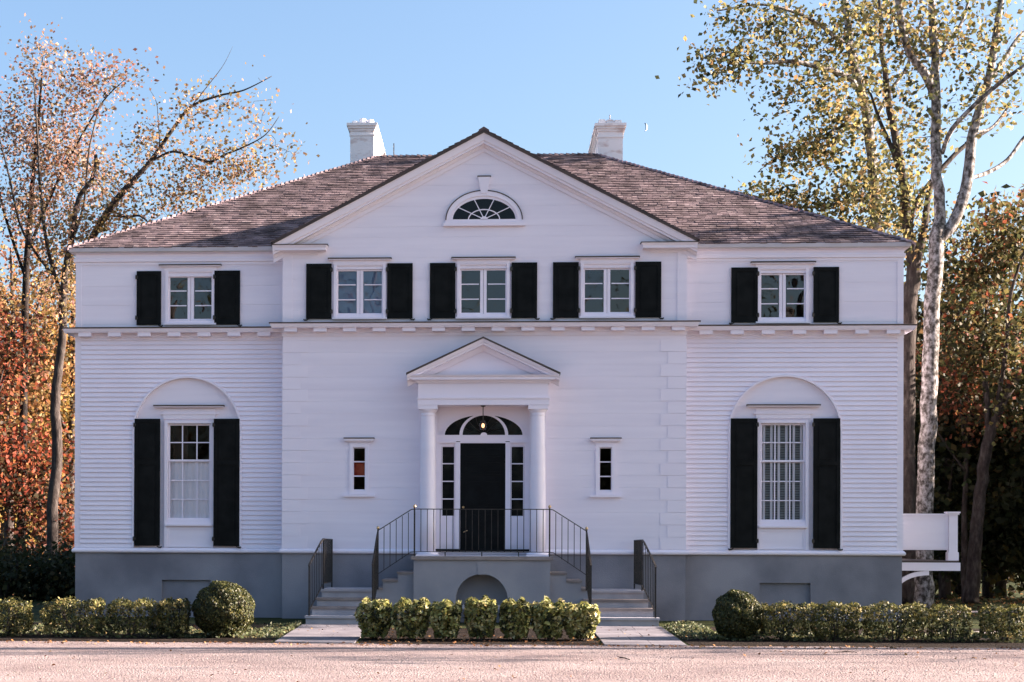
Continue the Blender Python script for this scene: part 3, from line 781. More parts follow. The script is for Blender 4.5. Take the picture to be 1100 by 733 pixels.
kn = MB(); kn.tube([(-.43, YD + .05, 2.42), (-.43, YD - .0, 2.42), (-.43, YD - .02, 2.42), (-.43, YD - .05, 2.42)], [.014, .014, .032, .02], 10); kn.tube([(-.43, YD + .046, 2.40), (-.43, YD + .026, 2.44)], .02, 8); kn.build('door_knob', M['brass'], door)
MB().tube([(-.43, YD + .03, 1.86), (-.34, YD + .01, 1.9)], .012, 6).build('mail_slot', M['brass'], door)
for s in (-1, 1):
    m_ = MB(); x0, x1 = sorted((s * .625, s * .92)); frame_bars(m_, x0, x1, 2.21, 3.79, YD + .0, YD + .04, .018)
    for k in (1, 2, 3): zz = 2.21 + 1.58 * k / 4; m_.box(x0 + .015, x1 - .015, YD + .004, YD + .03, zz - .012, zz + .012)
    sl = m_.build('sidelight', M['white'], house)
    MB().quad((x0, YD + .024, 2.21), (x1, YD + .024, 2.21), (x1, YD + .024, 3.79), (x0, YD + .024, 3.79)).build('pane', M['glass_door'], sl)
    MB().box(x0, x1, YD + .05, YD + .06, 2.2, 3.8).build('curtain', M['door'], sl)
m_ = MB()
m_.ring(ell(.02, 4.035, .545, .475, 28), ell(.02, 4.035, .475, .44, 28), YD - .03, YD + .04)
fl = m_.build('fanlight', M['white'], house)
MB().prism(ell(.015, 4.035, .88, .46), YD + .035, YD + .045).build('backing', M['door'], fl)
e_ = ell(.015, 4.035, .88, .46); MB().add([(x, YD + .023, z) for x, z in e_], [tuple(range(len(e_)))]).build('pane', M['glass_door'], fl)
m_ = MB()
for t in (22, 45, 67, 90, 113, 135, 158):
    c_, s_ = math.cos(R(t)), math.sin(R(t)); m_.tube([(.02 + .09 * c_, YD + .015, 4.035 + .09 * s_), (.02 + .30 * math.cos(R(t + 5)), YD + .015, 4.035 + .29 * math.sin(R(t + 5))), (.02 + .47 * c_, YD + .015, 4.035 + .44 * s_)], .005, 4)
m_.build('tracery', M['iron'], fl)
MB().prism(ell(.02, 4.035, .075, .06, 12), YD - .02, YD + .02).build('muntin', M['white'], fl)

# columns
for s in (-1, 1):
    cx, cy = s * 1.215, -.585; r0, r1 = .178, .155
    m_ = MB(); m_.lathe([(r0, 1.42), (r0, 2.2), (.174, 2.9), (.166, 3.7), (r1, 4.42), (r1, 4.46)], cx, cy, 32)
    c = m_.build('column', M['white'], house, True)
    m_ = MB(); m_.lathe([(.170, 4.44), (.176, 4.455), (.158, 4.46), (.158, 4.50), (.185, 4.53), (.20, 4.565), (.20, 4.575)], cx, cy, 28); m_.box(cx - .215, cx + .215, cy - .205, cy + .205, 4.576, 4.665); m_.build('capital', M['white'], c)
    m_ = MB(); m_.lathe([(.235, 1.365), (.245, 1.385), (.235, 1.41), (.205, 1.42), (.20, 1.43)], cx, cy, 28); m_.box(cx - .25, cx + .25, cy - .25, cy + .25, 1.332, 1.366); m_.build('base', M['white'], c)
    x0, x1 = sorted((s * 1.04, s * 1.42)); MB().box(x0, x1, -P - .05, -P + .03, 1.34, 4.664).build('pilaster', M['white'], house)
# entablature and pediment
po = MB(); E0, E1 = -1.44, 1.45; YE = -.80
po.box(E0, E1, YE, -P, 4.667, 4.80); po.box(E0 - .02, E1 + .02, YE - .02, -P, 4.80, 4.84); po.box(E0 + .01, E1 - .01, YE + .01, -P, 4.84, 5.20)
po.sweep([(E0, -P), (E0, YE), (E1, YE), (E1, -P)], [(0, 5.14), (.03, 5.16), (.05, 5.2), (.13, 5.215), (.135, 5.265), (.16, 5.29), (.175, 5.315), (0, 5.32)])
po.prism([(-1.44, 5.32), (1.45, 5.32), (.005, 5.95)], YE + .10, -P)            # tympanum
ap = (.005, 6.125)
po.rake([(-1.665, 5.335), ap, (1.675, 5.335)], [(-.012, YE - .19), (-.07, YE - .165), (-.085, YE - .14), (-.125, YE - .13), (-.135, YE - .0), (-.19, YE + .03), (-.235, YE + .05), (-.235, YE + .12), (-.012, YE + .12)])
por = po.build('portico', M['white'], house)
MB().rake([(-1.685, 5.335), ap, (1.695, 5.335)], [(.022, YE - .21), (.022, -P), (-.010, -P), (-.010, YE - .21)]).build('portico_roof', M['cap'], por)

# hanging lamp
lamp = empty('porch_lamp', (.005, -.62, 4.66))
tag(lamp, 'small lit lamp hanging before the fanlight over the front door', 'lamp')
m_ = MB(); m_.lathe([(.05, -.0), (.06, -.012), (.02, -.03)][::-1], .005, -.62, 14, 4.664); m_.tube([(.005, -.62, 4.64), (.005, -.62, 4.32)], .011, 6); m_.build('rod', M['iron'], lamp)
mg, n_, b_, N_, L_ = new_mat('lit bulb'); b_.inputs['Emission Color'].default_value = (1, .36, .13, 1); b_.inputs['Emission Strength'].default_value = .55; b_.inputs['Base Color'].default_value = (.8, .7, .6, 1)
m_ = MB(); m_.lathe([(.004, 0), (.026, .015), (.036, .045), (.028, .08), (.016, .10)], .005, -.62, 14, 4.17); m_.build('bulb', mg, lamp, True)
m_ = MB(); m_.lathe([(.05, 0), (.085, .04), (.095, .09), (.08, .15), (.05, .18)], .005, -.62, 18, 4.13); m_.build('globe', M['globe'], lamp, True)
m_ = MB(); m_.lathe([(.052, 0), (.055, .012), (.02, .03)], .005, -.62, 14, 4.31); m_.build('fitter', M['iron'], lamp)

# ------------------------------------------------------------------ balcony on the right side of the house
m_ = MB(); m_.box(9.33, 10.56, .95, 1.03, 1.50, 2.28); m_.box(9.31, 10.58, .92, 1.06, 2.281, 2.325); frame_bars(m_, 9.36, 10.54, 1.54, 2.26, .94, .951, .05)
bal = m_.build('balcony', M['white'], house)
m_ = MB(); m_.box(10.66, 10.73, 1.09, 7.0, 1.50, 2.28); m_.box(10.63, 10.76, 1.09, 7.0, 2.281, 2.325); m_.build('side_rail', M['white'], bal)
m_ = MB(); m_.box(10.55, 10.745, .90, 1.09, 1.262, 2.30); m_.box(10.53, 10.765, .88, 1.11, 1.262, 1.45); m_.box(10.52, 10.775, .87, 1.12, 2.301, 2.335); m_.box(10.50, 10.795, .85, 1.14, 2.336, 2.37); m_.build('post', M['white'], bal)
m_ = MB(); m_.box(9.30, 10.76, .86, 7.1, 1.215, 1.258); m_.build('deck', M['cap'], bal)
m_ = MB(); m_.box(9.30, 10.79, .84, .92, 1.03, 1.214); m_.box(10.71, 10.79, .92, 7.1, 1.03, 1.214); m_.build('deck_beam', M['white'], bal)
for yb in (.86, 4.0, 6.9):
    m_ = MB(); o_, i_ = [], []
    for k in range(9):
        t = math.pi / 2 * k / 8; o_.append((9.30 + .80 * (1 - math.cos(t)) + .0, .55 + .478 * math.sin(t))); i_.append((9.30 + .80 * (1 - math.cos(t)) + .10 * math.cos(t) + .0, .55 + .478 * math.sin(t) - .10 * math.sin(t)))
    m_.ring(o_, i_, yb, yb + .1); m_.build('bracket', M['white'], bal)

# ------------------------------------------------------------------ entrance stair
stair = empty('entrance_stair', (0, -1.2, -.09))
tag(stair, 'grey stone double stair with an arched landing at the front door', 'stairs')
m_ = MB()
na = 24; arch = ell(0, .41, .555, .55, na)
YL = -2.12
def face_with_arch(mb, Y, x, z0, z1):
    n = len(arch); top = []
    for px, pz in arch: top.append((x if px > .54 else -x if px < -.54 else px * x / .56 if False else px, z1))
    mb.add([(px, Y, pz) for px, pz in arch] + [(px, Y, pz) for px, pz in top], [(i, i + n, i + n + 1, i + 1) for i in range(n - 1)])
    mb.quad((-x, Y, z0), (-.555, Y, z0), (-.555, Y, .41), (-x, Y, z1)); mb.quad((.555, Y, z0), (x, Y, z0), (x, Y, z1), (.555, Y, .41))
face_with_arch(m_, YL, 1.45, -.2, 1.262)
m_.add([(px, YL, pz) for px, pz in arch] + [(px, YL + .45, pz) for px, pz in arch], [(i, i + 1, len(arch) + i + 1, len(arch) + i) for i in range(len(arch) - 1)])
m_.quad((-.56, YL + .45, -.2), (.56, YL + .45, -.2), (.56, YL + .45, 1.0), (-.56, YL + .45, 1.0))
for s in (-1, 1):
    m_.quad((s * .555, YL, -.2), (s * .555, YL, .41), (s * .555, YL + .45, .41), (s * .555, YL + .45, -.2))
    m_.quad((s * 1.45, YL, -.2), (s * 1.45, -P, -.2), (s * 1.45, -P, 1.262), (s * 1.45, YL, 1.262))
m_.build('landing_wall', M['stucco_pale'], stair)
MB().prism([(-.075, .95), (.075, .95), (.11, 1.255), (-.11, 1.255)], YL - .012, YL + .05).build('keystone', M['stucco_pale'], stair)
MB().box(-1.51, 1.51, YL - .05, -P - .003, 1.262, 1.332).build('landing_slab', M['nosing'], stair)
MB().box(-1.46, 1.46, YL + .0, -P - .003, 1.3325, 1.337).build('landing_paving', M['stone'], stair)
MB().box(-.52, .52, YL - .25, YL - .02, .22, .31).build('planter_ledge', M['stone'], stair)
for s in (-1, 1):
    # upper flight, running sideways down from the landing
    x = 1.452
    for k, (z, w) in enumerate(((1.0, .34), (.835, .32), (.66, .14))):
        a, b = sorted((s * x, s * (x + w)))
        o = MB().box(a, b, -2.0, -P - .004, -.2, z - .045).build('step', M['stucco_pale'], stair)
        MB().box(a - (.02 if s < 0 else 0), b + (.02 if s > 0 else 0), -2.03, -P - .004, z - .044, z).build('tread', M['nosing'], o)
        x += w
    # turning landing and lower flight towards the drive
    levels = [(.62, 3.43, -1.98), (.445, 3.50, -2.31), (.27, 3.57, -2.65), (.09, 3.655, -3.03)]
    yb = -P - .004
    for k, (z, xo, yf) in enumerate(levels):
        a, b = sorted((s * (2.255 if k == 0 else 2.16), s * xo))
        y_front = yf if k == 0 else yf
        o = MB().box(a, b, yf + .02, yb, -.3, z - .05).build('step', M['stone'], stair)
        aa, bb = (a - .02, b + .02)
        MB().box(aa if not (k == 0 and s > 0) else a, bb if not (k == 0 and s < 0) else b, yf - .015, yb, z - .049, z).build('tread', M['nosing'] if k in (1, 2) else M['stone'], o)
        yb = yf + .019
    # foot step front
# ------------------------------------------------------------------ railings
def railing(name, label, group=None):
    t = empty(name); tag(t, label, 'railing', group); return t
def post(par, x, y, z0, z1, ball=True):
    o = MB().box(x - .016, x + .016, y - .016, y + .016, z0, z1).build('post', M['iron'], par)
    if ball: MB().lathe([(.012, 0), (.03, .02), (.034, .04), (.024, .062), (.006, .078)], x, y, 12, z1).build('finial', M['brass'], o, True)
    return o
def bars(par, A_, B_, zt0, zt1, zb0, zb1, n):
    """balusters between plan points A_ and B_, top and bottom heights given at both ends"""
    for k in range(n):
        t = (k + 1) / (n + 1); x = A_[0] + (B_[0] - A_[0]) * t; y = A_[1] + (B_[1] - A_[1]) * t
        za = zb0 + (zb1 - zb0) * t; zb = zt0 + (zt1 - zt0) * t
        MB().box(x - .0075, x + .0075, y - .0075, y + .0075, za, zb).build('baluster', M['iron'], par)
def rail(par, pts, r=.02, name='handrail'):
    m = MB()
    pts = [Vector(p) for p in pts]
    for a, b in zip(pts[:-1], pts[1:]):
        d = (b - a).normalized(); sd = d.cross(Vector((0, 0, 1))).normalized() * r; u = sd.cross(d).normalized() * (r * .55)
        v = [a + sd + u, a - sd + u, a - sd - u, a + sd - u, b + sd + u, b - sd + u, b - sd - u, b + sd - u]
        m.add(v, [(0, 1, 5, 4), (1, 2, 6, 5), (2, 3, 7, 6), (3, 0, 4, 7), (0, 3, 2, 1), (4, 5, 6, 7)])
    return m.build(name, M['iron'], par)
rc = railing('stair_railing', 'thin black iron railing across the landing in front of the door and down both flights')
XP, YR = 1.435, -2.10; XC = 2.215
post(rc, -XP, YR, 1.33, 2.36); post(rc, XP, YR, 1.33, 2.36)
rail(rc, [(-XP, YR, 2.34), (XP, YR, 2.34)], .017); rail(rc, [(-XP, YR, 1.43), (XP, YR, 1.43)], .014, 'bottom_rail')
bars(rc, (-XP, YR), (XP, YR), 2.33, 2.33, 1.43, 1.43, 20)
for k in (-.78, 0, .78): MB().box(k - .011, k + .011, YR - .011, YR + .011, 1.33, 1.43).build('foot', M['iron'], rc)
for s in (-1, 1):
    post(rc, s * XC, YR, .62, 1.90)
    rail(rc, [(s * XP, YR, 2.34), (s * (XP + .07), YR, 2.33), (s * XC, YR, 1.88)], .017); rail(rc, [(s * XP, YR, 1.43), (s * (XP + .08), YR, 1.42), (s * XC, YR, .95)], .014, 'bottom_rail')
    bars(rc, (s * XP, YR), (s * XC, YR), 2.34, 1.88, 1.44, .95, 5)
    fx, fy = s * 2.26, -3.0
    post(rc, fx, fy, .09, 1.20, False)
    rail(rc, [(s * XC, YR, 1.86), (s * (XC + .01), YR - .18, 1.75), (fx, fy, 1.19), (fx, fy - .07, 1.16)], .017)
    rail(rc, [(s * XC, YR, .80), (fx, fy, .22)], .014, 'bottom_rail')
    bars(rc, (s * XC, YR), (fx, fy), 1.86, 1.19, .80, .22, 7)
for s in (-1, 1):
    ro_ = railing('stair_railing', 'short black iron railing on the outer edge of the %s stair flight' % ('left' if s < 0 else 'right'), 'outer stair railings')
    x0, y0 = s * 3.36, -.45; x1, y1 = s * 3.40, -1.95; x2, y2 = s * 3.585, -3.0
    post(ro_, x0, y0, .62, 1.69, False); post(ro_, x1, y1, .62, 1.70, False); post(ro_, x2, y2, .09, 1.17, False)
    rail(ro_, [(x0, y0, 1.69), (x1, y1, 1.70), (s * 3.43, -2.12, 1.64), (x2, y2, 1.17), (x2, y2 - .06, 1.13)], .018)
    rail(ro_, [(x0, y0, .74), (x1, y1, .74), (x2, y2, .2)], .013, 'bottom_rail')
    bars(ro_, (x0, y0), (x1, y1), 1.69, 1.70, .74, .74, 10); bars(ro_, (x1, y1), (x2, y2), 1.69, 1.18, .74, .2, 7)

# ------------------------------------------------------------------ foliage tools
def leaf_mesh(name, P_, size, cols, mat, parent=None, aspect=.62, up=0.0, nrm=None, jit=.35):
    """many small leaf blades; P_ (n,3) centres, size scalar or (n,), cols (n,3)"""
    P_ = np.asarray(P_, float); n = len(P_)
    sz = np.broadcast_to(np.asarray(size, float), (n,)) * RNG.uniform(.65, 1.3, n)
    a = RNG.normal(size=(n, 3))
    if nrm is not None: a = a * jit + nrm
    a[:, 2] += up
    a /= np.linalg.norm(a, axis=1, keepdims=True) + 1e-9           # leaf normal
    t = RNG.normal(size=(n, 3)); t -= a * (t * a).sum(1, keepdims=True); t /= np.linalg.norm(t, axis=1, keepdims=True) + 1e-9
    b = np.cross(a, t)
    L = t * sz[:, None] * .5; Wd = b * sz[:, None] * .5 * aspect; fold = a * sz[:, None] * .10
    v = np.empty((n, 4, 3)); v[:, 0] = P_ - L; v[:, 1] = P_ + Wd * 1 + fold; v[:, 2] = P_ + L; v[:, 3] = P_ - Wd + fold
    me = bpy.data.meshes.new(name); me.vertices.add(4 * n); me.vertices.foreach_set('co', v.ravel())
    me.loops.add(4 * n); me.loops.foreach_set('vertex_index', np.arange(4 * n, dtype=np.int32))
    me.polygons.add(n); me.polygons.foreach_set('loop_start', np.arange(0, 4 * n, 4, dtype=np.int32)); me.polygons.foreach_set('loop_total', np.full(n, 4, np.int32))
    ca = me.attributes.new('Col', 'FLOAT_COLOR', 'POINT')
    cols = np.asarray(cols)
    if mat is M['leaf']: cols = cols * .82 + cols.mean(1, keepdims=True) * .05
    c4_ = np.ones((n, 4, 4), np.float32); c4_[:, :, :3] = cols[:, None, :]
    ca.data.foreach_set('color', c4_.ravel()); me.update(calc_edges=True); me.materials.append(mat)
    o = bpy.data.objects.new(name, me); COL.objects.link(o)
    if parent: o.parent = parent; o.matrix_parent_inverse = Matrix.Translation(-root_loc(parent))
    return o
def palette(n, pal, cl=None, var=.25):
    """pal: list of (weight, rgb); cl: cluster index per leaf so that neighbours share a tone"""
    w = np.array([p[0] for p in pal], float); w /= w.sum(); c = np.array([p[1] for p in pal], float)
    if cl is None: k = RNG.choice(len(pal), n, p=w)
    else:
        m = int(cl.max()) + 1; kc = RNG.choice(len(pal), m, p=w); k = kc[cl]; r = RNG.random(n) < .35; k[r] = RNG.choice(len(pal), r.sum(), p=w)
    return np.clip(c[k] * (1 + RNG.uniform(-var, var, (n, 1))) * (1 + RNG.uniform(-.08, .08, (n, 3))), .003, .9)

# ------------------------------------------------------------------ clipped shrubs, hedges, boxwood
BOXW = [(3, (.050, .058, .019)), (2, (.078, .08, .025)), (1, (.14, .125, .04)), (1.5, (.022, .028, .010))]
HEDGE = [(3, (.075, .078, .024)), (3, (.13, .12, .036)), (1.6, (.26, .22, .08)), (2.5, (.03, .036, .014))]
YEL = [(3, (.20, .20, .06)), (3, (.31, .30, .10)), (2, (.50, .46, .22)), (2.2, (.045, .052, .02))]
COVER = [(3, (.085, .10, .045)), (2, (.14, .15, .075)), (1, (.05, .06, .03)), (.6, (.20, .16, .07))]

def boxwood(cx, cy, r, label, flat=.9):
    z0 = gz(cy); t = empty('boxwood', (cx, cy, z0)); tag(t, label, 'bush', 'clipped boxwood balls')
    n = 15000; d = RNG.normal(size=(n, 3)); d /= np.linalg.norm(d, axis=1, keepdims=True)
    lump = 1 + .035 * np.sin(d[:, 0] * 9 + 1) * np.sin(d[:, 1] * 8) + .035 * np.sin(d[:, 2] * 10 + d[:, 0] * 6)
    rad = r * lump * (1 - np.abs(RNG.normal(0, .06, n)))
    c = np.array([cx, cy, z0 + r * flat * .96])
    p = c + d * rad[:, None] * np.array([1, 1, flat]); p = p[p[:, 2] > z0 + .02]; dd = (p - c) / r
    leaf_mesh('foliage', p, .045, palette(len(p), BOXW), M['shrubleaf'], t, .7, 0, dd * .9, .6)
    m = MB(); 
    for k in range(14):
        a = k * 2.4; m.tube([(cx + .05 * math.cos(a), cy + .05 * math.sin(a), z0 - .02), (cx + .3 * r * math.cos(a), cy + .3 * r * math.sin(a), z0 + r * .7), (cx + .8 * r * math.cos(a), cy + .8 * r * math.sin(a), z0 + r * (.7 + .8 * ((k * 37) % 10) / 10))], [.02, .015, .006], 5)
    m.build('stem', M['bark_dark'], t)
    m = MB(); m.lathe([(r * .25, .06), (r * .74, r * .42), (r * .86, r * .85), (r * .72, r * 1.32), (r * .3, r * 1.62)], cx, cy, 16, z0); m.build('inner_twigs', M['bark_dark'], t, True)
boxwood(-4.80, -6.55, .575, 'larger round clipped boxwood at the end of the left hedge', .93)
boxwood(4.79, -6.35, .46, 'smaller round clipped boxwood at the start of the right hedge', 1.02)

def box_shrub(name, cx, cy, wx, wy, h, label, group, pal, n, leaf, vee=.75, lift=.18, label_cat='shrub', dome=.08):
    z0 = gz(cy); t = empty(name, (cx, cy, z0)); tag(t, label, label_cat, group)
    u = RNG.random((n, 3)); q = u * 2 - 1
    m = RNG.random(n) < .62                                          # most leaves near the outer skin
    ax = RNG.integers(0, 3, n); sgn = np.where(RNG.random(n) < .5, -1, 1)
    for k in range(3):
        s_ = m & (ax == k); q[s_, k] = (sgn[s_] if k < 2 else 1) * (1 - np.abs(RNG.normal(0, .10, s_.sum())))
    f = (q[:, 2] + 1) / 2
    f = lift + (1 - lift) * f
    sc = vee + (1 - vee) * f
    rnd = (1 - .16 * np.maximum(0, np.abs(q[:, 0]) + np.abs(q[:, 1]) - 1.2)) * (1 - dome * np.clip((f - .6) / .4, 0, 1) ** 2)
    lump = dome * .28 * (np.sin(q[:, 0] * 4.2 + cx * 9) * np.cos(q[:, 1] * 3.7 + cx * 5))
    bx = .05 * np.sin(q[:, 1] * 5 + cx * 3) + .05 * np.sin(f * 9 + cx); top = 1 + lump + .05 * np.sin(q[:, 0] * 6 + cx * 7) + .045 * np.sin(q[:, 1] * 7 + cx * 3) + RNG.normal(0, .02, n)
    p = np.stack([cx + (q[:, 0] * sc * rnd + bx * .8) * wx / 2, cy + (q[:, 1] * sc * rnd + bx * .6) * wy / 2, z0 + f * h * top - .05 * h * (np.abs(q[:, 0]) ** 4) * f], 1)
    # clumps
    cl = (np.floor((q[:, 0] + 1) * 2.2) + 5 * np.floor((q[:, 1] + 1) * 2.2) + 25 * np.floor((q[:, 2] + 1) * 2.2)).astype(int)
    nn = np.stack([q[:, 0] * .5, q[:, 1] * .5, .35 + q[:, 2] * .4], 1)
    leaf_mesh('foliage', p, leaf, palette(n, pal, cl), M['shrubleaf'], t, .55, .0, nn, .55)
    mb = MB()
    for k in range(9):
        a = RNG.uniform(0, 6.28); e_ = RNG.uniform(.2, .85); x1, y1 = cx + math.cos(a) * wx * .42 * e_, cy + math.sin(a) * wy * .42 * e_
        mb.tube([(cx + math.cos(a) * .06, cy + math.sin(a) * .06, z0 - .03), ((cx + x1) / 2 + .02, (cy + y1) / 2, z0 + h * .4), (x1, y1, z0 + h * .85)], [.014, .011, .005], 5)
    mb.build('stem', M['bark_grey'], t)
    return t

row = [(-1.94, .76, 'leftmost pale green shrub of the row in front of the landing, beside the left walkway'), (-1.26, .84, 'broad shrub, second from the left in the row before the landing'),
       (-.62, .68, 'third shrub from the left before the landing, just left of the niche'), (.02, .70, 'middle shrub of the row, straight in front of the arched niche'),
       (.66, .70, 'third shrub from the right before the landing, just right of the niche'), (1.27, .74, 'second shrub from the right in the row before the landing'),
       (1.86, .80, 'rightmost pale green shrub of the row in front of the landing, beside the right walkway')]
for i, (x, w, lb) in enumerate(row):
    box_shrub('shrub', x, -6.95 + (.10 if i in (0, 6) else 0) + RNG.normal(0, .05), w, .85, .66 + RNG.normal(0, .035), lb, 'shrubs in front of the landing', YEL, 2300, .092, .50, .10, dome=.24)
hl = [(-10.2, 1.15, None), (-8.93, 1.05, 'hedge plant at the left edge of the photo in the left hedge'), (-7.62, 1.22, 'long hedge plant second from the left in the left hedge'),
      (-6.52, .98, 'hedge plant in the left hedge in front of the left foundation panel'), (-5.72, .62, 'short last hedge plant of the left hedge, next to the large boxwood ball')]
for x, w, lb in hl:
    if lb is None: continue
    box_shrub('hedge_plant', x, -6.75, w, .75, .66, lb, 'low hedge left of the house front', HEDGE, 2600, .062, .86, .16)
hr = [(5.62, .95, 'first hedge plant of the right hedge, next to the small boxwood ball'), (6.55, .92, 'second hedge plant from the small boxwood ball in the right hedge'),
      (7.62, 1.2, 'long middle hedge plant in the right hedge, below the right end of the wall'), (8.62, .78, 'narrow sparse hedge plant in the right hedge, below the balcony'), (9.62, .92, 'hedge plant at the right edge of the photo, after the gap in the right hedge')]
for i, (x, w, lb) in enumerate(hr): box_shrub('hedge_plant', x, -6.45, w, .75, .66 if i < 3 else .62, lb, 'low hedge right of the house front', HEDGE, 2600 if i != 3 else 1500, .062, .86, .16)

# ground cover and litter (uncountable)
pts = []
for x0, x1, y0, y1, n in ((-11, -3.75, -7.0, -5.2, 9000), (3.75, 11, -6.7, -4.9, 9000), (-4.3, -3.7, -5.2, -3.4, 1200), (3.7, 4.6, -5.2, -3.4, 1200)):
    p = np.stack([RNG.uniform(x0, x1, n), RNG.uniform(y0, y1, n), np.zeros(n)], 1)
    keep = np.sin(p[:, 0] * 3.1 + p[:, 1] * 2) + np.sin(p[:, 0] * 1.3 - p[:, 1] * 4) + RNG.normal(0, .6, n) > -.6; p = p[keep]
    p[:, 2] = [gz(y) for y in p[:, 1]]; p[:, 2] += RNG.uniform(.01, .16, len(p)) * (.6 + .4 * np.sin(p[:, 0] * 5)); pts.append(p)
p = np.concatenate(pts)
o = leaf_mesh('ground_cover', p, .07, palette(len(p), COVER), M['shrubleaf'], None, .6, .8); tag(o, 'low green ground cover growing in the beds', 'ground cover', kind='stuff')
LIT = [(3, (.18, .085, .04)), (2, (.28, .15, .06)), (1, (.10, .05, .03)), (1, (.33, .20, .10))]
def litter(name, areas, size, label, zoff=.012):
    ps = []
    for x0, x1, y0, y1, n in areas:
        q = np.stack([RNG.uniform(x0, x1, n), RNG.uniform(y0, y1, n), np.zeros(n)], 1); q[:, 2] = [gz(y) + zoff + .012 for y in q[:, 1]]; ps.append(q)
    q = np.concatenate(ps)
    o = leaf_mesh(name, q, size, palette(len(q), LIT), M['litter'], None, .6, 3.0); tag(o, label, 'leaves', kind='stuff')
litter('fallen_leaves', [(-11, 11, -8.7, -7.95, 520), (-2.2, 2.2, -8.0, -6.0, 260), (-12, 12, -17, -8.2, 130), (4, 12, -11, -8.2, 40), (-14, 14, -6.5, -3, 350)], .07, 'brown fallen leaves along the edge of the gravel')
# two twigs lying on the gravel
for x, y, a, L, lb in ((2.3, -11.6, 1.9, .42, 'short dark stick lying on the gravel in front of the right walkway'), (6.1, -9.6, .2, .4, 'dark stick lying on the gravel before the right hedge')):
    m = MB(); z = gz(y) + .022; c_, s_ = math.cos(a), math.sin(a)
    m.tube([(x - c_ * L / 2, y - s_ * L / 2, z), (x, y + .02, z + .012), (x + c_ * L / 2, y + s_ * L / 2, z)], [.006, .011, .005], 5)
    m.tube([(x, y + .02, z + .012), (x + c_ * .1 - s_ * .08, y + .02 + s_ * .1 + c_ * .08, z + .03)], [.007, .003], 4)
    o = m.build('stick', M['bark_dark']); tag(o, lb, 'stick')

# small gravel stones standing proud of the drive
n = 24000; q = np.stack([RNG.uniform(-11, 11, n), -8.1 - 8.8 * RNG.random(n) , np.zeros(n)], 1); q[:, 2] = [gz(y) + .014 for y in q[:, 1]]
pv = []; base = np.array([(1, 0, 0), (0, 1, 0), (-1, 0, 0), (0, -1, 0), (0, 0, 1)], float)
rs = RNG.uniform(.005, .013, n); rot = RNG.uniform(0, 6.28, n); sx = RNG.uniform(.7, 1.4, n)
bx = base[None] * rs[:, None, None] * np.stack([sx, 1 / sx, np.full(n, .8)], 1)[:, None, :]
cr_, sr_ = np.cos(rot)[:, None], np.sin(rot)[:, None]
vv = np.stack([bx[:, :, 0] * cr_ - bx[:, :, 1] * sr_, bx[:, :, 0] * sr_ + bx[:, :, 1] * cr_, bx[:, :, 2]], 2) + q[:, None, :]
ff = (np.array([(0, 1, 4), (1, 2, 4), (2, 3, 4), (3, 0, 4)])[None] + (np.arange(n) * 5)[:, None, None]).reshape(-1, 3)
me = bpy.data.meshes.new('gravel_stones'); me.vertices.add(n * 5); me.vertices.foreach_set('co', vv.ravel()); me.loops.add(n * 12); me.loops.foreach_set('vertex_index', ff.ravel().astype(np.int32))
me.polygons.add(n * 4); me.polygons.foreach_set('loop_start', np.arange(0, n * 12, 3, dtype=np.int32)); me.polygons.foreach_set('loop_total', np.full(n * 4, 3, np.int32))
ca = me.attributes.new('Col', 'FLOAT_COLOR', 'POINT'); g = palette(n, [(3, (.27, .215, .20)), (2, (.33, .275, .26)), (1, (.18, .14, .135)), (.5, (.42, .37, .35))]); c4_ = np.ones((n, 5, 4), np.float32); c4_[:, :, :3] = g[:, None, :]
ca.data.foreach_set('color', c4_.ravel()); me.update(calc_edges=True); me.materials.append(M['litter'])
o = bpy.data.objects.new('gravel_stones', me); COL.objects.link(o); tag(o, 'loose pinkish gravel stones on the drive', 'gravel', kind='stuff')

# ------------------------------------------------------------------ trees
def smooth(pts, radii, k=4):
    """Catmull-Rom through the points"""
    P_ = [Vector(p) for p in pts]; out = []; ro = []
    for i in range(len(P_) - 1):
        p0, p1, p2, p3 = P_[max(i - 1, 0)], P_[i], P_[i + 1], P_[min(i + 2, len(P_) - 1)]
        for j in range(k):
            t = j / k
            out.append(.5 * ((2 * p1) + (p2 - p0) * t + (2 * p0 - 5 * p1 + 4 * p2 - p3) * t * t + (3 * p1 - p0 - 3 * p2 + p3) * t ** 3)); ro.append(radii[i] + (radii[i + 1] - radii[i]) * t)
    out.append(P_[-1]); ro.append(radii[-1]); return out, ro

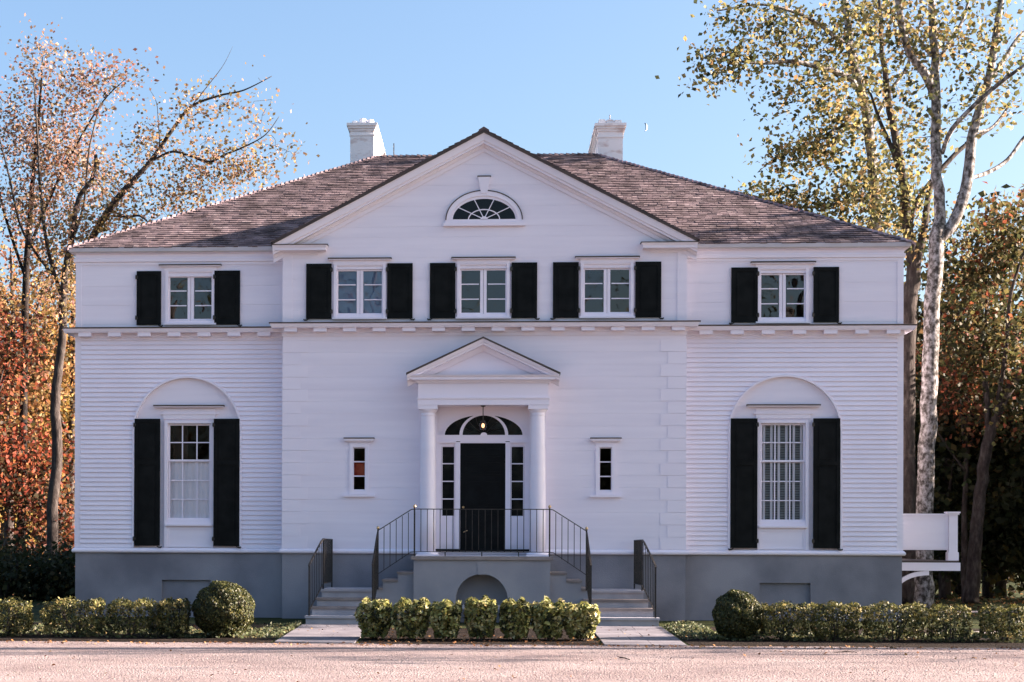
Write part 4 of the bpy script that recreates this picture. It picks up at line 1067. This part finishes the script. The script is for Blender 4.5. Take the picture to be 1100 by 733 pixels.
def tree(name, label, limbs, blobs, pal, bark, leaf=.15, per=26, spread=.42, group=None, twig=.012, cat='tree', seedpal=None, maxlen=5.0, stray=0, base=None):
    """limbs: list of (points, radii); the first is the trunk. blobs: (centre, (rx, ry, rz), count): twigs grow from the nearest wood to points in them"""
    base = base or limbs[0][0][0]
    root = empty(name, base); tag(root, label, cat, group)
    tr = MB(); nodes = []; nrad = []
    for i, (pts, rad) in enumerate(limbs):
        sp, sr = smooth(pts, rad, 5)
        if i == 0:
            j = [Vector((RNG.normal(0, .06) * sr[0], RNG.normal(0, .06) * sr[0], 0)) for _ in sp]; sp = [a + b for a, b in zip(sp, j)]
        tr.tube(sp, sr, 12 if sr[0] > .12 else 7)
        nodes += [np.array(p) for p in sp]; nrad += sr
    N_ = np.array(nodes); NR = np.array(nrad)
    targets = []
    for c, r, n in blobs:
        d = RNG.normal(size=(n, 3)); d /= np.linalg.norm(d, axis=1, keepdims=True); d *= RNG.random((n, 1)) ** .45
        targets.append(np.array(c) + d * np.array(r))
    if targets:
        T = np.concatenate(targets)
        dist = np.array([np.min(np.linalg.norm(N_ - t, axis=1)) for t in T]); T = T[np.argsort(dist)]
        br = tr; LP = []; CL = []
        for ti, t in enumerate(T):
            dd = np.linalg.norm(N_ - t, axis=1) + np.maximum(0, N_[:, 2] - t[2]) * .6
            k = int(np.argmin(dd)); a = N_[k]; L = np.linalg.norm(t - a)
            if L > maxlen or L < .05: continue
            ns = max(2, int(L / .35)); pts = []
            side = RNG.normal(size=3) * .09 * L
            for s in range(ns + 1):
                f = s / ns; pts.append(a + (t - a) * f + side * math.sin(math.pi * f) + np.array([0, 0, .10 * L * math.sin(math.pi * f)]) + (RNG.normal(size=3) * .03 * L / ns if 0 < s < ns else 0))
            r0 = min(NR[k] * .6, twig * (.7 + L * .55)); rr_ = [r0 + (twig * .45 - r0) * s / ns for s in range(ns + 1)]
            br.tube(pts, rr_, 5 if r0 > .02 else 4, False)
            N_ = np.concatenate([N_, np.array(pts[1:])]); NR = np.concatenate([NR, np.array(rr_[1:])])
            m = max(1, int(per * RNG.uniform(.5, 1.5))); f = 1 - np.abs(RNG.normal(0, .35, m)); f = np.clip(f, .1, 1)
            seg = np.clip((f * ns).astype(int), 0, ns); q = np.array(pts)[seg] + RNG.normal(size=(m, 3)) * spread * np.array([1, 1, .75]); LP.append(q); CL.append(np.full(m, ti))
        br.build('trunk', bark, root, True)
        LP = np.concatenate(LP); CL = np.concatenate(CL)
        if per > 0: leaf_mesh('crown', LP, leaf, palette(len(LP), pal, CL), M['leaf'], root, .72, .15)
    return root

def A3(l): return [tuple(at(*p)) for p in l]
SYC = [(3, (.24, .215, .075)), (2.5, (.36, .285, .10)), (3, (.13, .135, .05)), (1.2, (.40, .25, .10)), (2.5, (.055, .065, .028))]
TAN = [(3, (.33, .19, .12)), (2, (.26, .15, .10)), (2, (.38, .26, .19)), (1, (.42, .17, .12)), (2, (.15, .12, .06))]
ORG = [(4, (.075, .058, .024)), (3, (.36, .17, .05)), (2, (.42, .24, .065)), (2, (.14, .095, .03)), (1.5, (.28, .09, .035)), (1, (.46, .31, .10))]  # dark first tone stands in for leaf clumps in shade
YELO = [(3, (.40, .25, .05)), (2, (.48, .34, .08)), (1.5, (.36, .16, .045)), (2.4, (.10, .08, .026))]  # dark last tone weighted up for unlit clumps
RED = [(5.5, (.045, .03, .015)), (3, (.30, .055, .028)), (2, (.38, .10, .04)), (2, (.13, .035, .018)), (1.5, (.10, .06, .022)), (.6, (.40, .19, .06))]  # heavy dark first tone puts shade into the leaf colour
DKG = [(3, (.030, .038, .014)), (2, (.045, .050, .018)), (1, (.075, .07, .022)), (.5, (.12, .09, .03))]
PLUM = [(3, (.34, .19, .08)), (2, (.44, .22, .07)), (2, (.28, .12, .07)), (1.5, (.20, .15, .05)), (1, (.50, .33, .12))]
OLV = [(3, (.10, .095, .032)), (2, (.16, .125, .042)), (1.2, (.20, .11, .045)), (2.5, (.045, .048, .018)), (.6, (.28, .08, .035))]
MAR = [(3, (.26, .075, .035)), (2, (.32, .12, .045)), (3, (.07, .06, .024)), (1, (.17, .13, .04))]
def B(u, v, Y, ru, rv, rd, n):
    c = at(u, v, Y); s = 1810.95 / (38 + Y); return (tuple(c), (ru / s, rd, rv / s), n)

# right: the tall pale sycamore with its fork
Y0 = 8
tree('sycamore', 'tall forked sycamore with mottled white trunk behind the balcony', [
    (A3([(992, 662, Y0), (993, 600, Y0), (996, 480, Y0), (1000, 370, Y0), (1006, 265, Y0), (1009, 230, Y0), (1005, 160, Y0), (1005, 90, Y0), (1002, 20, Y0), (1000, -60, Y0)]), [.30, .235, .225, .215, .20, .15, .135, .12, .10, .06]),
    (A3([(1007, 258, Y0), (1022, 243, Y0), (1035, 212, Y0), (1041, 180, Y0), (1044, 148, Y0), (1053, 115, Y0), (1062, 85, Y0), (1068, 50, Y0), (1075, 0, Y0), (1080, -50, Y0)]), [.15, .15, .15, .145, .13, .115, .105, .095, .085, .06]),
    (A3([(1005, 108, Y0), (995, 82, Y0 - .3), (975, 52, Y0 - .6), (966, 10, Y0 - .8), (960, -40, Y0 - 1)]), [.11, .12, .10, .085, .05]),
    (A3([(1012, 165, Y0), (1022, 140, Y0 - .5), (1050, 110, Y0 - 1), (1080, 85, Y0 - 1.3), (1115, 60, Y0 - 1.6)]), [.06, .065, .06, .055, .03]),
    (A3([(1040, 192, Y0), (1060, 186, Y0 + .6), (1082, 172, Y0 + 1), (1100, 148, Y0 + 1.3), (1120, 130, Y0 + 1.5)]), [.05, .06, .055, .05, .03]),
    (A3([(1060, 92, Y0), (1080, 62, Y0 + .6), (1095, 40, Y0 + 1), (1120, 20, Y0 + 1.5)]), [.05, .07, .06, .03]),
    (A3([(1046, 142, Y0), (1064, 138, Y0 + .8), (1080, 120, Y0 + 1.2)]), [.04, .035, .02]),
    (A3([(1003, 75, Y0), (1020, 45, Y0 + 1), (1035, 20, Y0 + 1.5), (1045, -20, Y0 + 2)]), [.05, .055, .045, .03]),
    (A3([(1000, 60, Y0), (985, 40, Y0 + .8), (970, 20, Y0 + 1.2), (940, 8, Y0 + 1.5)]), [.05, .045, .04, .02]),
  ], [B(1000, 30, Y0, 50, 45, 1.6, 60), B(1050, 40, Y0, 50, 50, 1.6, 60), B(1080, 90, Y0, 35, 40, 1.5, 36), B(960, 30, Y0 - .5, 40, 40, 1.4, 45), B(1030, 120, Y0, 35, 35, 1.2, 18), B(975, 110, Y0, 35, 40, 1.2, 24), B(1010, -60, Y0, 80, 50, 2, 40)],
  SYC, M['bark_pale'], .155, 10, .38, None, .013)
# second sycamore behind the roof: pale limb and the long branch hanging over the roof
Y1 = 13
tree('sycamore', 'slender leaning sycamore behind the right roof with a long branch reaching left over the roof', [
    (A3([(952, 640, Y1), (950, 400, Y1), (946, 300, Y1), (939, 200, Y1), (934, 150, Y1), (928, 105, Y1), (917, 68, Y1), (911, 30, Y1), (906, -30, Y1)]), [.24, .22, .19, .16, .15, .14, .13, .10, .05]),
    (A3([(932, 130, Y1), (918, 90, Y1 - .2), (900, 78, Y1 - .5), (878, 72, Y1 - .8), (850, 66, Y1 - 1.2), (822, 68, Y1 - 1.5), (795, 66, Y1 - 1.8), (765, 62, Y1 - 2)]), [.05, .08, .085, .08, .065, .05, .04, .02]),
    (A3([(914, 45, Y1), (900, 42, Y1 - .3), (880, 26, Y1 - .6), (850, 12, Y1 - 1), (815, 5, Y1 - 1.3), (770, 12, Y1 - 1.6)]), [.07, .075, .06, .045, .035, .02]),
    (A3([(936, 150, Y1), (915, 135, Y1), (895, 140, Y1 + .3), (870, 155, Y1 + .5)]), [.05, .045, .035, .02]),
    (A3([(941, 220, Y1), (915, 215, Y1 + .3), (885, 222, Y1 + .6), (850, 222, Y1 + 1), (815, 212, Y1 + 1.2), (788, 205, Y1 + 1.4)]), [.05, .05, .045, .04, .03, .015]),
    (A3([(935, 140, Y1), (955, 100, Y1), (975, 70, Y1), (990, 20, Y1)]), [.06, .06, .05, .03]),
  ], [B(790, 62, Y1 - 1.8, 40, 20, .9, 42), B(765, 82, Y1 - 1.8, 18, 14, .6, 14), B(850, 40, Y1 - 1, 46, 30, 1.2, 48), B(860, 95, Y1 - .8, 42, 24, 1.1, 42), B(905, 60, Y1, 40, 55, 1.5, 60), B(900, 130, Y1, 40, 32, 1.4, 60),
      B(875, 160, Y1 + .4, 42, 22, 1.2, 55), B(840, 172, Y1 + .6, 26, 10, .8, 16), B(925, 195, Y1, 34, 40, 1.4, 60), B(830, 213, Y1 + 1, 42, 15, 1, 46), B(880, 225, Y1 + .6, 36, 16, 1.1, 42), B(800, 20, Y1 - 1.3, 42, 20, .9, 26), B(930, 15, Y1, 40, 30, 1.5, 45), B(940, 235, Y1, 40, 20, 1.3, 40)],
  SYC, M['bark_pale'], .165, 13, .40, None, .014)
# dark trunks beside the right corner of the house
Y2 = 10.5
tree('tree', 'dark forked tree between the house corner and the pale sycamore', [
    (A3([(975, 655, Y2), (974, 520, Y2), (973, 420, Y2), (976, 330, Y2), (981, 290, Y2), (975, 240, Y2), (968, 180, Y2), (956, 120, Y2), (948, 60, Y2), (945, 0, Y2)]), [.30, .27, .26, .24, .20, .14, .12, .10, .07, .04]),
    (A3([(979, 310, Y2), (986, 275, Y2), (993, 245, Y2), (1000, 200, Y2 + .4), (1022, 170, Y2 + .8), (1045, 150, Y2 + 1.1), (1068, 135, Y2 + 1.4), (1085, 112, Y2 + 1.6)]), [.15, .13, .10, .08, .07, .06, .045, .03]),
    (A3([(970, 200, Y2), (960, 165, Y2), (945, 130, Y2), (935, 100, Y2)]), [.08, .07, .05, .03]),
    (A3([(977, 245, Y2), (985, 215, Y2), (1003, 190, Y2)]), [.07, .06, .03]),
  ], [B(960, 215, Y2, 35, 40, 1.3, 60), B(965, 150, Y2, 35, 35, 1.2, 36), B(975, 260, Y2, 28, 26, 1.2, 30), B(950, 90, Y2, 30, 40, 1.2, 30), B(1035, 250, Y2, 26, 26, 1.2, 16)],
  SYC, M['bark_dark'], .15, 14, .42, None, .013)
# leaning dark tree at the right edge and autumn crowns behind it
Y3 = 12
tree('tree', 'leaning dark trunked tree on the lawn at the right edge, with olive and rust leaves', [
    (A3([(1042, 648, Y3), (1046, 600, Y3), (1052, 540, Y3), (1060, 480, Y3), (1072, 440, Y3), (1090, 410, Y3), (1120, 385, Y3)]), [.26, .20, .18, .17, .15, .12, .08]),
    (A3([(1062, 475, Y3), (1060, 430, Y3), (1056, 380, Y3 + .5), (1060, 330, Y3 + 1), (1058, 280, Y3 + 1.4)]), [.10, .09, .075, .06, .03]),
    (A3([(1070, 440, Y3), (1080, 380, Y3 - .5), (1085, 320, Y3 - 1), (1100, 270, Y3 - 1)]), [.07, .06, .05, .03]),
  ], [B(1060, 300, Y3 + 1, 45, 60, 2, 100), B(1090, 250, Y3, 35, 45, 1.6, 60), B(1050, 380, Y3 + .6, 40, 40, 1.8, 60), B(1090, 370, Y3, 30, 40, 1.5, 40), B(1100, 440, Y3, 30, 30, 1.4, 30)],
  OLV, M['bark_dark'], .17, 22, .42, 'autumn trees right of the house', .013)
def simple_tree(name, label, x, y, h, rx, rz, pal, bark, n=90, leaf=.22, per=26, spread=.5, group=None, lean=0, zc=.62, r=.16, lowfrac=0):
    z0 = gz(y) - .1
    tp = (x + lean, y, z0 + h * .92)
    limbs = [([(x, y, z0), (x + lean * .2, y, z0 + h * .3), (x + lean * .55 + .1, y + .1, z0 + h * .6), tp], [r * 1.3, r, r * .7, r * .15])]
    for k in range(4):
        a = RNG.uniform(0, 6.28); f = RNG.uniform(.3, .6); L = rx * RNG.uniform(.5, .8); b = Vector((x + lean * f, y, z0 + h * f))
        limbs.append(([tuple(b), tuple(b + Vector((math.cos(a) * L * .5, math.sin(a) * L * .5, h * .10))), tuple(b + Vector((math.cos(a) * L, math.sin(a) * L, h * .22)))], [r * .5, r * .36, r * .12]))
    c = (x + lean * .7, y, z0 + h * zc); bl = [(c, (rx, rx, h * rz), int(n * .55))]
    for k in range(5):
        a = RNG.uniform(0, 6.28); e_ = RNG.uniform(.4, .8); bl.append(((c[0] + math.cos(a) * rx * e_, c[1] + math.sin(a) * rx * e_, c[2] + h * rz * RNG.uniform(-.7, .6)), (rx * .45, rx * .45, h * rz * .35), int(n * .09)))
    return tree(name, label, limbs, bl, pal, bark, leaf, per, spread, group, .014, maxlen=9)
def at_x(u, y): return at(u, 580, y).x
GR = 'autumn trees right of the house'
simple_tree('tree', 'olive and orange crowned tree behind the leaning dark tree on the right', at_x(1075, 19), 19, 13.5, 3.4, .40, OLV, M['bark_dark'], 170, .26, 30, .55, GR)
simple_tree('maple', 'dark red leaved maple in the wood right of the pale sycamore', at_x(1030, 20), 20, 9.5, 2.6, .36, MAR, M['bark_dark'], 110, .25, 30, .5, GR)
simple_tree('maple', 'rust red maple in front of the dark trees between the sycamore and the leaning trunk', at_x(1036, 14), 14, 8.6, 1.7, .24, MAR, M['bark_dark'], 80, .17, 24, .42, GR, zc=.76, r=.09)
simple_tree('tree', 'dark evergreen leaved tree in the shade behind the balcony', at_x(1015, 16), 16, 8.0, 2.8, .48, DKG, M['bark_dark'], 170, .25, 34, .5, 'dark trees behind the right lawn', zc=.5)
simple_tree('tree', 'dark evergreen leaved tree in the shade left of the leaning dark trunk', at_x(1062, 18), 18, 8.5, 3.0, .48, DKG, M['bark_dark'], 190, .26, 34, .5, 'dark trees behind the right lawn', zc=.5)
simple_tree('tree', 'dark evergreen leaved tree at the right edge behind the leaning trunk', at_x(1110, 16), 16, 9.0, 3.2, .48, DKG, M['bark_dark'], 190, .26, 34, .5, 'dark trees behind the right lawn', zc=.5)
simple_tree('tree', 'olive leaved tree partly hidden by the right corner of the house', at_x(985, 22), 22, 11.0, 3.0, .40, OLV, M['bark_dark'], 130, .26, 28, .5, GR)
# the wood goes on beyond the right edge of the photo and shades the right side
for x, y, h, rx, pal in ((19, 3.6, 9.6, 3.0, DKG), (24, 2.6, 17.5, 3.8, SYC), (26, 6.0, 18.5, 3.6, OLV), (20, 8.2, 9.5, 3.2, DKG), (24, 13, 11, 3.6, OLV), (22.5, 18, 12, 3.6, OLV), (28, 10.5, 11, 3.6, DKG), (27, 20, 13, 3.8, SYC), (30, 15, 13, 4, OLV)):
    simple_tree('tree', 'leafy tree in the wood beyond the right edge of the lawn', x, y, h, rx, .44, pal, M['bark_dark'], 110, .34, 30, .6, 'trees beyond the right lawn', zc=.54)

# left: big tree behind the left roof
L0 = 16
tree('tree', 'tall half bare tree with a limb slanting up over the left roof', [
    (A3([(58, 640, L0), (56, 560, L0), (61, 490, L0), (60, 430, L0), (67, 365, L0), (69, 305, L0), (78, 250, L0), (84, 215, L0), (100, 190, L0), (103, 166, L0)]), [0.204, 0.191, 0.177, 0.163, 0.136, 0.122, 0.088, 0.082, 0.068, 0.058]),
    (A3([(82, 292, L0 + .5), (105, 245, L0 + .3), (125, 215, L0), (145, 192, L0), (162, 173, L0), (185, 140, L0), (205, 115, L0), (235, 103, L0), (262, 97, L0), (292, 82, L0)]), [0.136, 0.116, 0.109, 0.088, 0.075, 0.058, 0.044, 0.034, 0.024, 0.010]),
    (A3([(165, 172, L0), (185, 163, L0), (205, 168, L0 - .3), (225, 174, L0 - .5), (242, 166, L0 - .6), (262, 158, L0 - .8), (285, 145, L0 - 1), (300, 125, L0 - 1)]), [0.034, 0.041, 0.041, 0.048, 0.034, 0.024, 0.017, 0.008]),
    (A3([(120, 232, L0), (138, 233, L0 - .3), (150, 232, L0 - .5), (160, 240, L0 - .6)]), [0.041, 0.041, 0.037, 0.020]),
    (A3([(172, 160, L0), (170, 130, L0), (168, 110, L0), (160, 95, L0)]), [0.020, 0.014, 0.010, 0.003]),
    (A3([(205, 115, L0), (225, 90, L0), (240, 70, L0), (250, 50, L0)]), [0.019, 0.014, 0.008, 0.003]),
    (A3([(195, 165, L0), (210, 180, L0), (225, 190, L0), (245, 195, L0)]), [0.020, 0.020, 0.014, 0.007]),
    (A3([(70, 330, L0), (52, 270, L0), (44, 210, L0), (40, 140, L0), (36, 80, L0)]), [0.068, 0.061, 0.051, 0.034, 0.014]),
    (A3([(76, 262, L0), (90, 220, L0 + .6), (96, 160, L0 + 1), (108, 110, L0 + 1.2)]), [0.054, 0.044, 0.034, 0.014]),
    (A3([(60, 300, L0), (25, 250, L0), (10, 190, L0), (-5, 130, L0)]), [0.048, 0.041, 0.034, 0.014]),
  ], [B(215, 190, L0, 38, 24, 1.2, 46), B(245, 175, L0 - .6, 36, 26, 1.2, 46), B(160, 160, L0, 26, 30, 1.1, 34), B(185, 215, L0, 40, 20, 1.2, 46), B(275, 185, L0 - .6, 30, 12, 1, 24), B(215, 120, L0, 42, 40, 1.2, 34), B(270, 115, L0, 30, 36, 1, 14), B(300, 160, L0 - .8, 22, 14, .8, 12), B(120, 205, L0, 30, 40, 1.4, 50), B(95, 245, L0, 34, 26, 1.3, 60), B(140, 240, L0, 36, 14, 1.2, 36), B(60, 250, L0, 50, 45, 1.6, 90), B(70, 320, L0, 34, 40, 1.4, 60)],
  [(3, (.36, .24, .09)), (2, (.32, .19, .10)), (2, (.46, .27, .19)), (2, (.17, .13, .05))], M['bark_dark'], .125, 13, .42, 'autumn trees left of the house', .017)
tree('tree', 'thin crowned tan and pink leaved tree at the top left of the photo', [
    (A3([(22, 640, L0 + 3), (25, 450, L0 + 3), (28, 300, L0 + 3), (35, 200, L0 + 3), (42, 120, L0 + 3), (46, 60, L0 + 3)]), [0.150, 0.136, 0.116, 0.082, 0.048, 0.014]),
    (A3([(30, 270, L0 + 3), (55, 210, L0 + 2.6), (80, 160, L0 + 2.4), (110, 110, L0 + 2.2), (135, 85, L0 + 2)]), [0.061, 0.054, 0.041, 0.027, 0.008]),
    (A3([(28, 300, L0 + 3), (5, 230, L0 + 3), (-10, 160, L0 + 3)]), [0.061, 0.048, 0.014]),
  ], [B(45, 75, L0 + 3, 26, 34, 1.2, 30), B(85, 95, L0 + 2.4, 30, 30, 1.2, 34), B(115, 75, L0 + 2, 26, 18, 1, 14), B(60, 150, L0 + 2.6, 48, 45, 1.6, 90), B(15, 140, L0 + 3, 32, 50, 1.6, 50), B(90, 190, L0 + 2.6, 40, 40, 1.6, 60), B(25, 220, L0 + 3, 45, 35, 1.6, 70), B(135, 85, L0 + 2, 16, 8, .6, 6)],
  TAN, M['bark_black'], .13, 21, .50, 'autumn trees left of the house', .016)
GL = 'autumn trees left of the house'
def ltree(u, y, h, rx, rz, zc, pal, lb, n=210, name='tree', leaf=.17, per=30):
    return simple_tree(name, lb, at_x(u, y), y, h, rx, rz, pal, M['bark_dark'], n, leaf, per, .5, GL, 0, zc)
ltree(10, 22, 13.5, 2.9, .32, .66, PLUM, 'orange leaved tree rising behind the wood at the left edge')
ltree(75, 24, 14, 2.7, .34, .62, ORG, 'orange and yellow leaved tree close to the left corner of the house')
ltree(45, 27, 13.5, 3.0, .38, .58, YELO, 'golden yellow tree glowing behind the dark trunk on the left')
ltree(5, 26, 8.5, 2.8, .40, .54, YELO, 'yellow leaved tree at the left edge behind the red maple')
ltree(78, 30, 8.5, 2.6, .40, .54, YELO, 'pale gold tree seen between the dark trunk and the left wall')
ltree(22, 19, 6.4, 2.3, .22, .70, RED, 'low red leaved maple on the left in front of the yellow trees', 150, 'maple')
ltree(-20, 17, 9.5, 2.0, .26, .78, RED, 'red leaved maple at the left edge of the photo, taller and half cut off', 130, 'maple')
ltree(60, 18.5, 4.4, 1.8, .36, .55, [(2, (.20, .05, .025)), (2, (.06, .045, .02)), (1, (.30, .12, .04))], 'dull red and brown understory tree beside the dark trunk on the left', 90)
ltree(30, 36, 11, 4.5, .42, .55, ORG, 'far orange tree deep in the left wood', 150, leaf=.32)
ltree(80, 38, 12, 4.5, .42, .55, YELO, 'far yellow tree deep in the left wood behind the house corner', 150, leaf=.32)
ltree(-25, 34, 12, 4.5, .42, .55, ORG, 'far rust tree deep in the left wood at the photo edge', 150, leaf=.32)
# dark understory shrubs at the foot of both woods
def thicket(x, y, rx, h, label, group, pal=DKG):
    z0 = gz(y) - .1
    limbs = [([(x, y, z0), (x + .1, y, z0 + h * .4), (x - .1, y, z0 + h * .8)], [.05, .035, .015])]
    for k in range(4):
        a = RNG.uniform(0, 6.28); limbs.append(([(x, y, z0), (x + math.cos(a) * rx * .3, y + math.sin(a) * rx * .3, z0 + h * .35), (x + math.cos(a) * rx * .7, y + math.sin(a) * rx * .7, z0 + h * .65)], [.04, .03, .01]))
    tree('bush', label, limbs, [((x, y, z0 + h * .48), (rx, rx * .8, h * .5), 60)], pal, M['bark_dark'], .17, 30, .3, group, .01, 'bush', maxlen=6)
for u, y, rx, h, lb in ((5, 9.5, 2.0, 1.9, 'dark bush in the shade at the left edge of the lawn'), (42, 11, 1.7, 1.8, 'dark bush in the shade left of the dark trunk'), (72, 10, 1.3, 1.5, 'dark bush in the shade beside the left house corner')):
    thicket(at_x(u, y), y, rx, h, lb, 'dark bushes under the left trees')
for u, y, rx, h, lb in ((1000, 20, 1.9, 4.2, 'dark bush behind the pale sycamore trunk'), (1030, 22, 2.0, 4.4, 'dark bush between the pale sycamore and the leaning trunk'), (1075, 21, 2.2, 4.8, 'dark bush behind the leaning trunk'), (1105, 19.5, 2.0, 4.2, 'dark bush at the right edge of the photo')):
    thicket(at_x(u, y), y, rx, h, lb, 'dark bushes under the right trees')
# far woodland that reads as one mass
q = []
for sgn in (-1, 1):
    n = 9000; a = RNG.uniform(8, 75, n) * sgn; d = 48 + RNG.uniform(0, 9, n) + 2 * np.sin(a * .5); hmax = 8.5 + 2.2 * np.sin(a * .33 + 1) + 1.5 * np.sin(a * .9)
    q.append(np.stack([a, d, RNG.random(n) ** .8 * hmax], 1))
q = np.concatenate(q); cl = (np.floor(q[:, 0] / 1.6) + 60 + 130 * np.floor(q[:, 2] / 2.0)).astype(int)
o = leaf_mesh('distant_wood', q, .85, palette(len(q), [(2, (.30, .15, .05)), (2, (.18, .13, .05)), (2, (.07, .07, .025)), (1, (.36, .22, .06))], cl), M['leaf'], None, .8, .1); tag(o, 'far autumn wood behind the trees', 'wood', kind='stuff')
n = 42000; a = RNG.uniform(-70, 70, n); d = -84 - RNG.uniform(0, 9, n) + 2 * np.sin(a * .5); hmax = 12 + 3.5 * np.sin(a * .33 + 1) + 3.0 * np.sin(a * .9)
q = np.stack([a, d, RNG.random(n) ** .8 * hmax], 1); cl = (np.floor(q[:, 0] / 2.2) + 60 + 130 * np.floor(q[:, 2] / 2.6)).astype(int)
o = leaf_mesh('distant_wood', q, .5, palette(len(q), [(2, (.11, .07, .03)), (3, (.06, .05, .022)), (3, (.035, .035, .015)), (.6, (.20, .12, .04))], cl), M['leaf'], None, .8, .1); tag(o, 'wood across the drive that shows only as reflections in the panes', 'wood', kind='stuff')
# leaf litter on the shaded lawns
litter('fallen_leaves', [(-30, -9, 4, 30, 2500), (9, 24, 2, 26, 2500)], .13, 'fallen leaves scattered on the lawn under the trees')

# rail fence and stump on the left
f0 = empty('rail_fence', (at_x(70, 22), 22, 0)); tag(f0, 'low wooden rail fence under the trees beside the left house corner', 'fence')
xa, xb = at_x(30, 22), at_x(110, 22)
for k in range(3):
    x = xa + (xb - xa) * k / 2; MB().box(x - .07, x + .07, 21.95, 22.08, -.2, 1.25).build('post', M['log'], f0)
for z in (.55, .95): MB().tube([(xa - .1, 21.93, z), ((xa + xb) / 2, 21.93, z + .03), (xb, 21.93, z - .02)], .05, 6).build('rail', M['log'], f0)
p_ = at(62, 577, 20)
m = MB(); m.lathe([(.30, -.3), (.27, 0), (.24, .42), (.225, .50)], p_.x, 20, 14, -.1); st = m.build('tree_stump', M['bark_grey']); tag(st, 'cut orange brown tree stump at the foot of the trees on the left', 'stump')
MB().lathe([(.225, .5), (.2, .512)], p_.x, 20, 14, -.1).build('cut_face', M['log'], st)

# half moon low over the right roof
c = at(692, 137, 1500); r = 4.4 * 1538 / 1810.95
m = MB(); o_ = []; i_ = []
for k in range(17):
    t = -math.pi / 2 + math.pi * k / 16; o_.append((c.x + r * math.cos(t) * .82, c.z + r * math.sin(t))); i_.append((c.x + r * math.cos(t) * .30, c.z + r * math.sin(t)))
vs = [(x, c.y, z) for x, z in o_] + [((a[0] + b[0]) / 2 + r * .05, c.y - r * .4, (a[1] + b[1]) / 2) for a, b in zip(o_, i_)] + [(x, c.y, z) for x, z in i_]
m.add(vs, [(i, i + 1, 17 + i + 1, 17 + i) for i in range(16)] + [(17 + i, 18 + i, 35 + i, 34 + i) for i in range(16)])
o = m.build('moon', M['moon'], None, False); tag(o, 'pale crescent moon in the blue sky right of the right chimney', 'moon')

# trees across the drive reflected in the panes, and one off right dappling it
src = simple_tree('tree', 'bare branched tree out of view, for window reflections and added dapple on the drive', -20, -58, 23, 5.0, .36, OLV, M['bark_grey'], 110, .3, 8, .5, 'trees across the drive', r=.3)
def copy_tree(o, loc, rz):
    c = o.copy(); COL.objects.link(c); c.location = loc; c.rotation_euler = (0, 0, rz)
    for ch in list(o.children):
        d = ch.copy(); COL.objects.link(d); inv = ch.matrix_parent_inverse.copy(); d.parent = c; d.matrix_parent_inverse = inv
    return c
for k, (x, y) in enumerate(((34, -5.5), (-33, -62), (-27, -54), (-12, -60), (-5, -56), (3, -61), (10, -57), (18, -60), (27, -56), (36, -61))):  # first copy: unseen tree added right of the house to dapple the gravel
    copy_tree(src, (x, y, 0), k * 1.3)
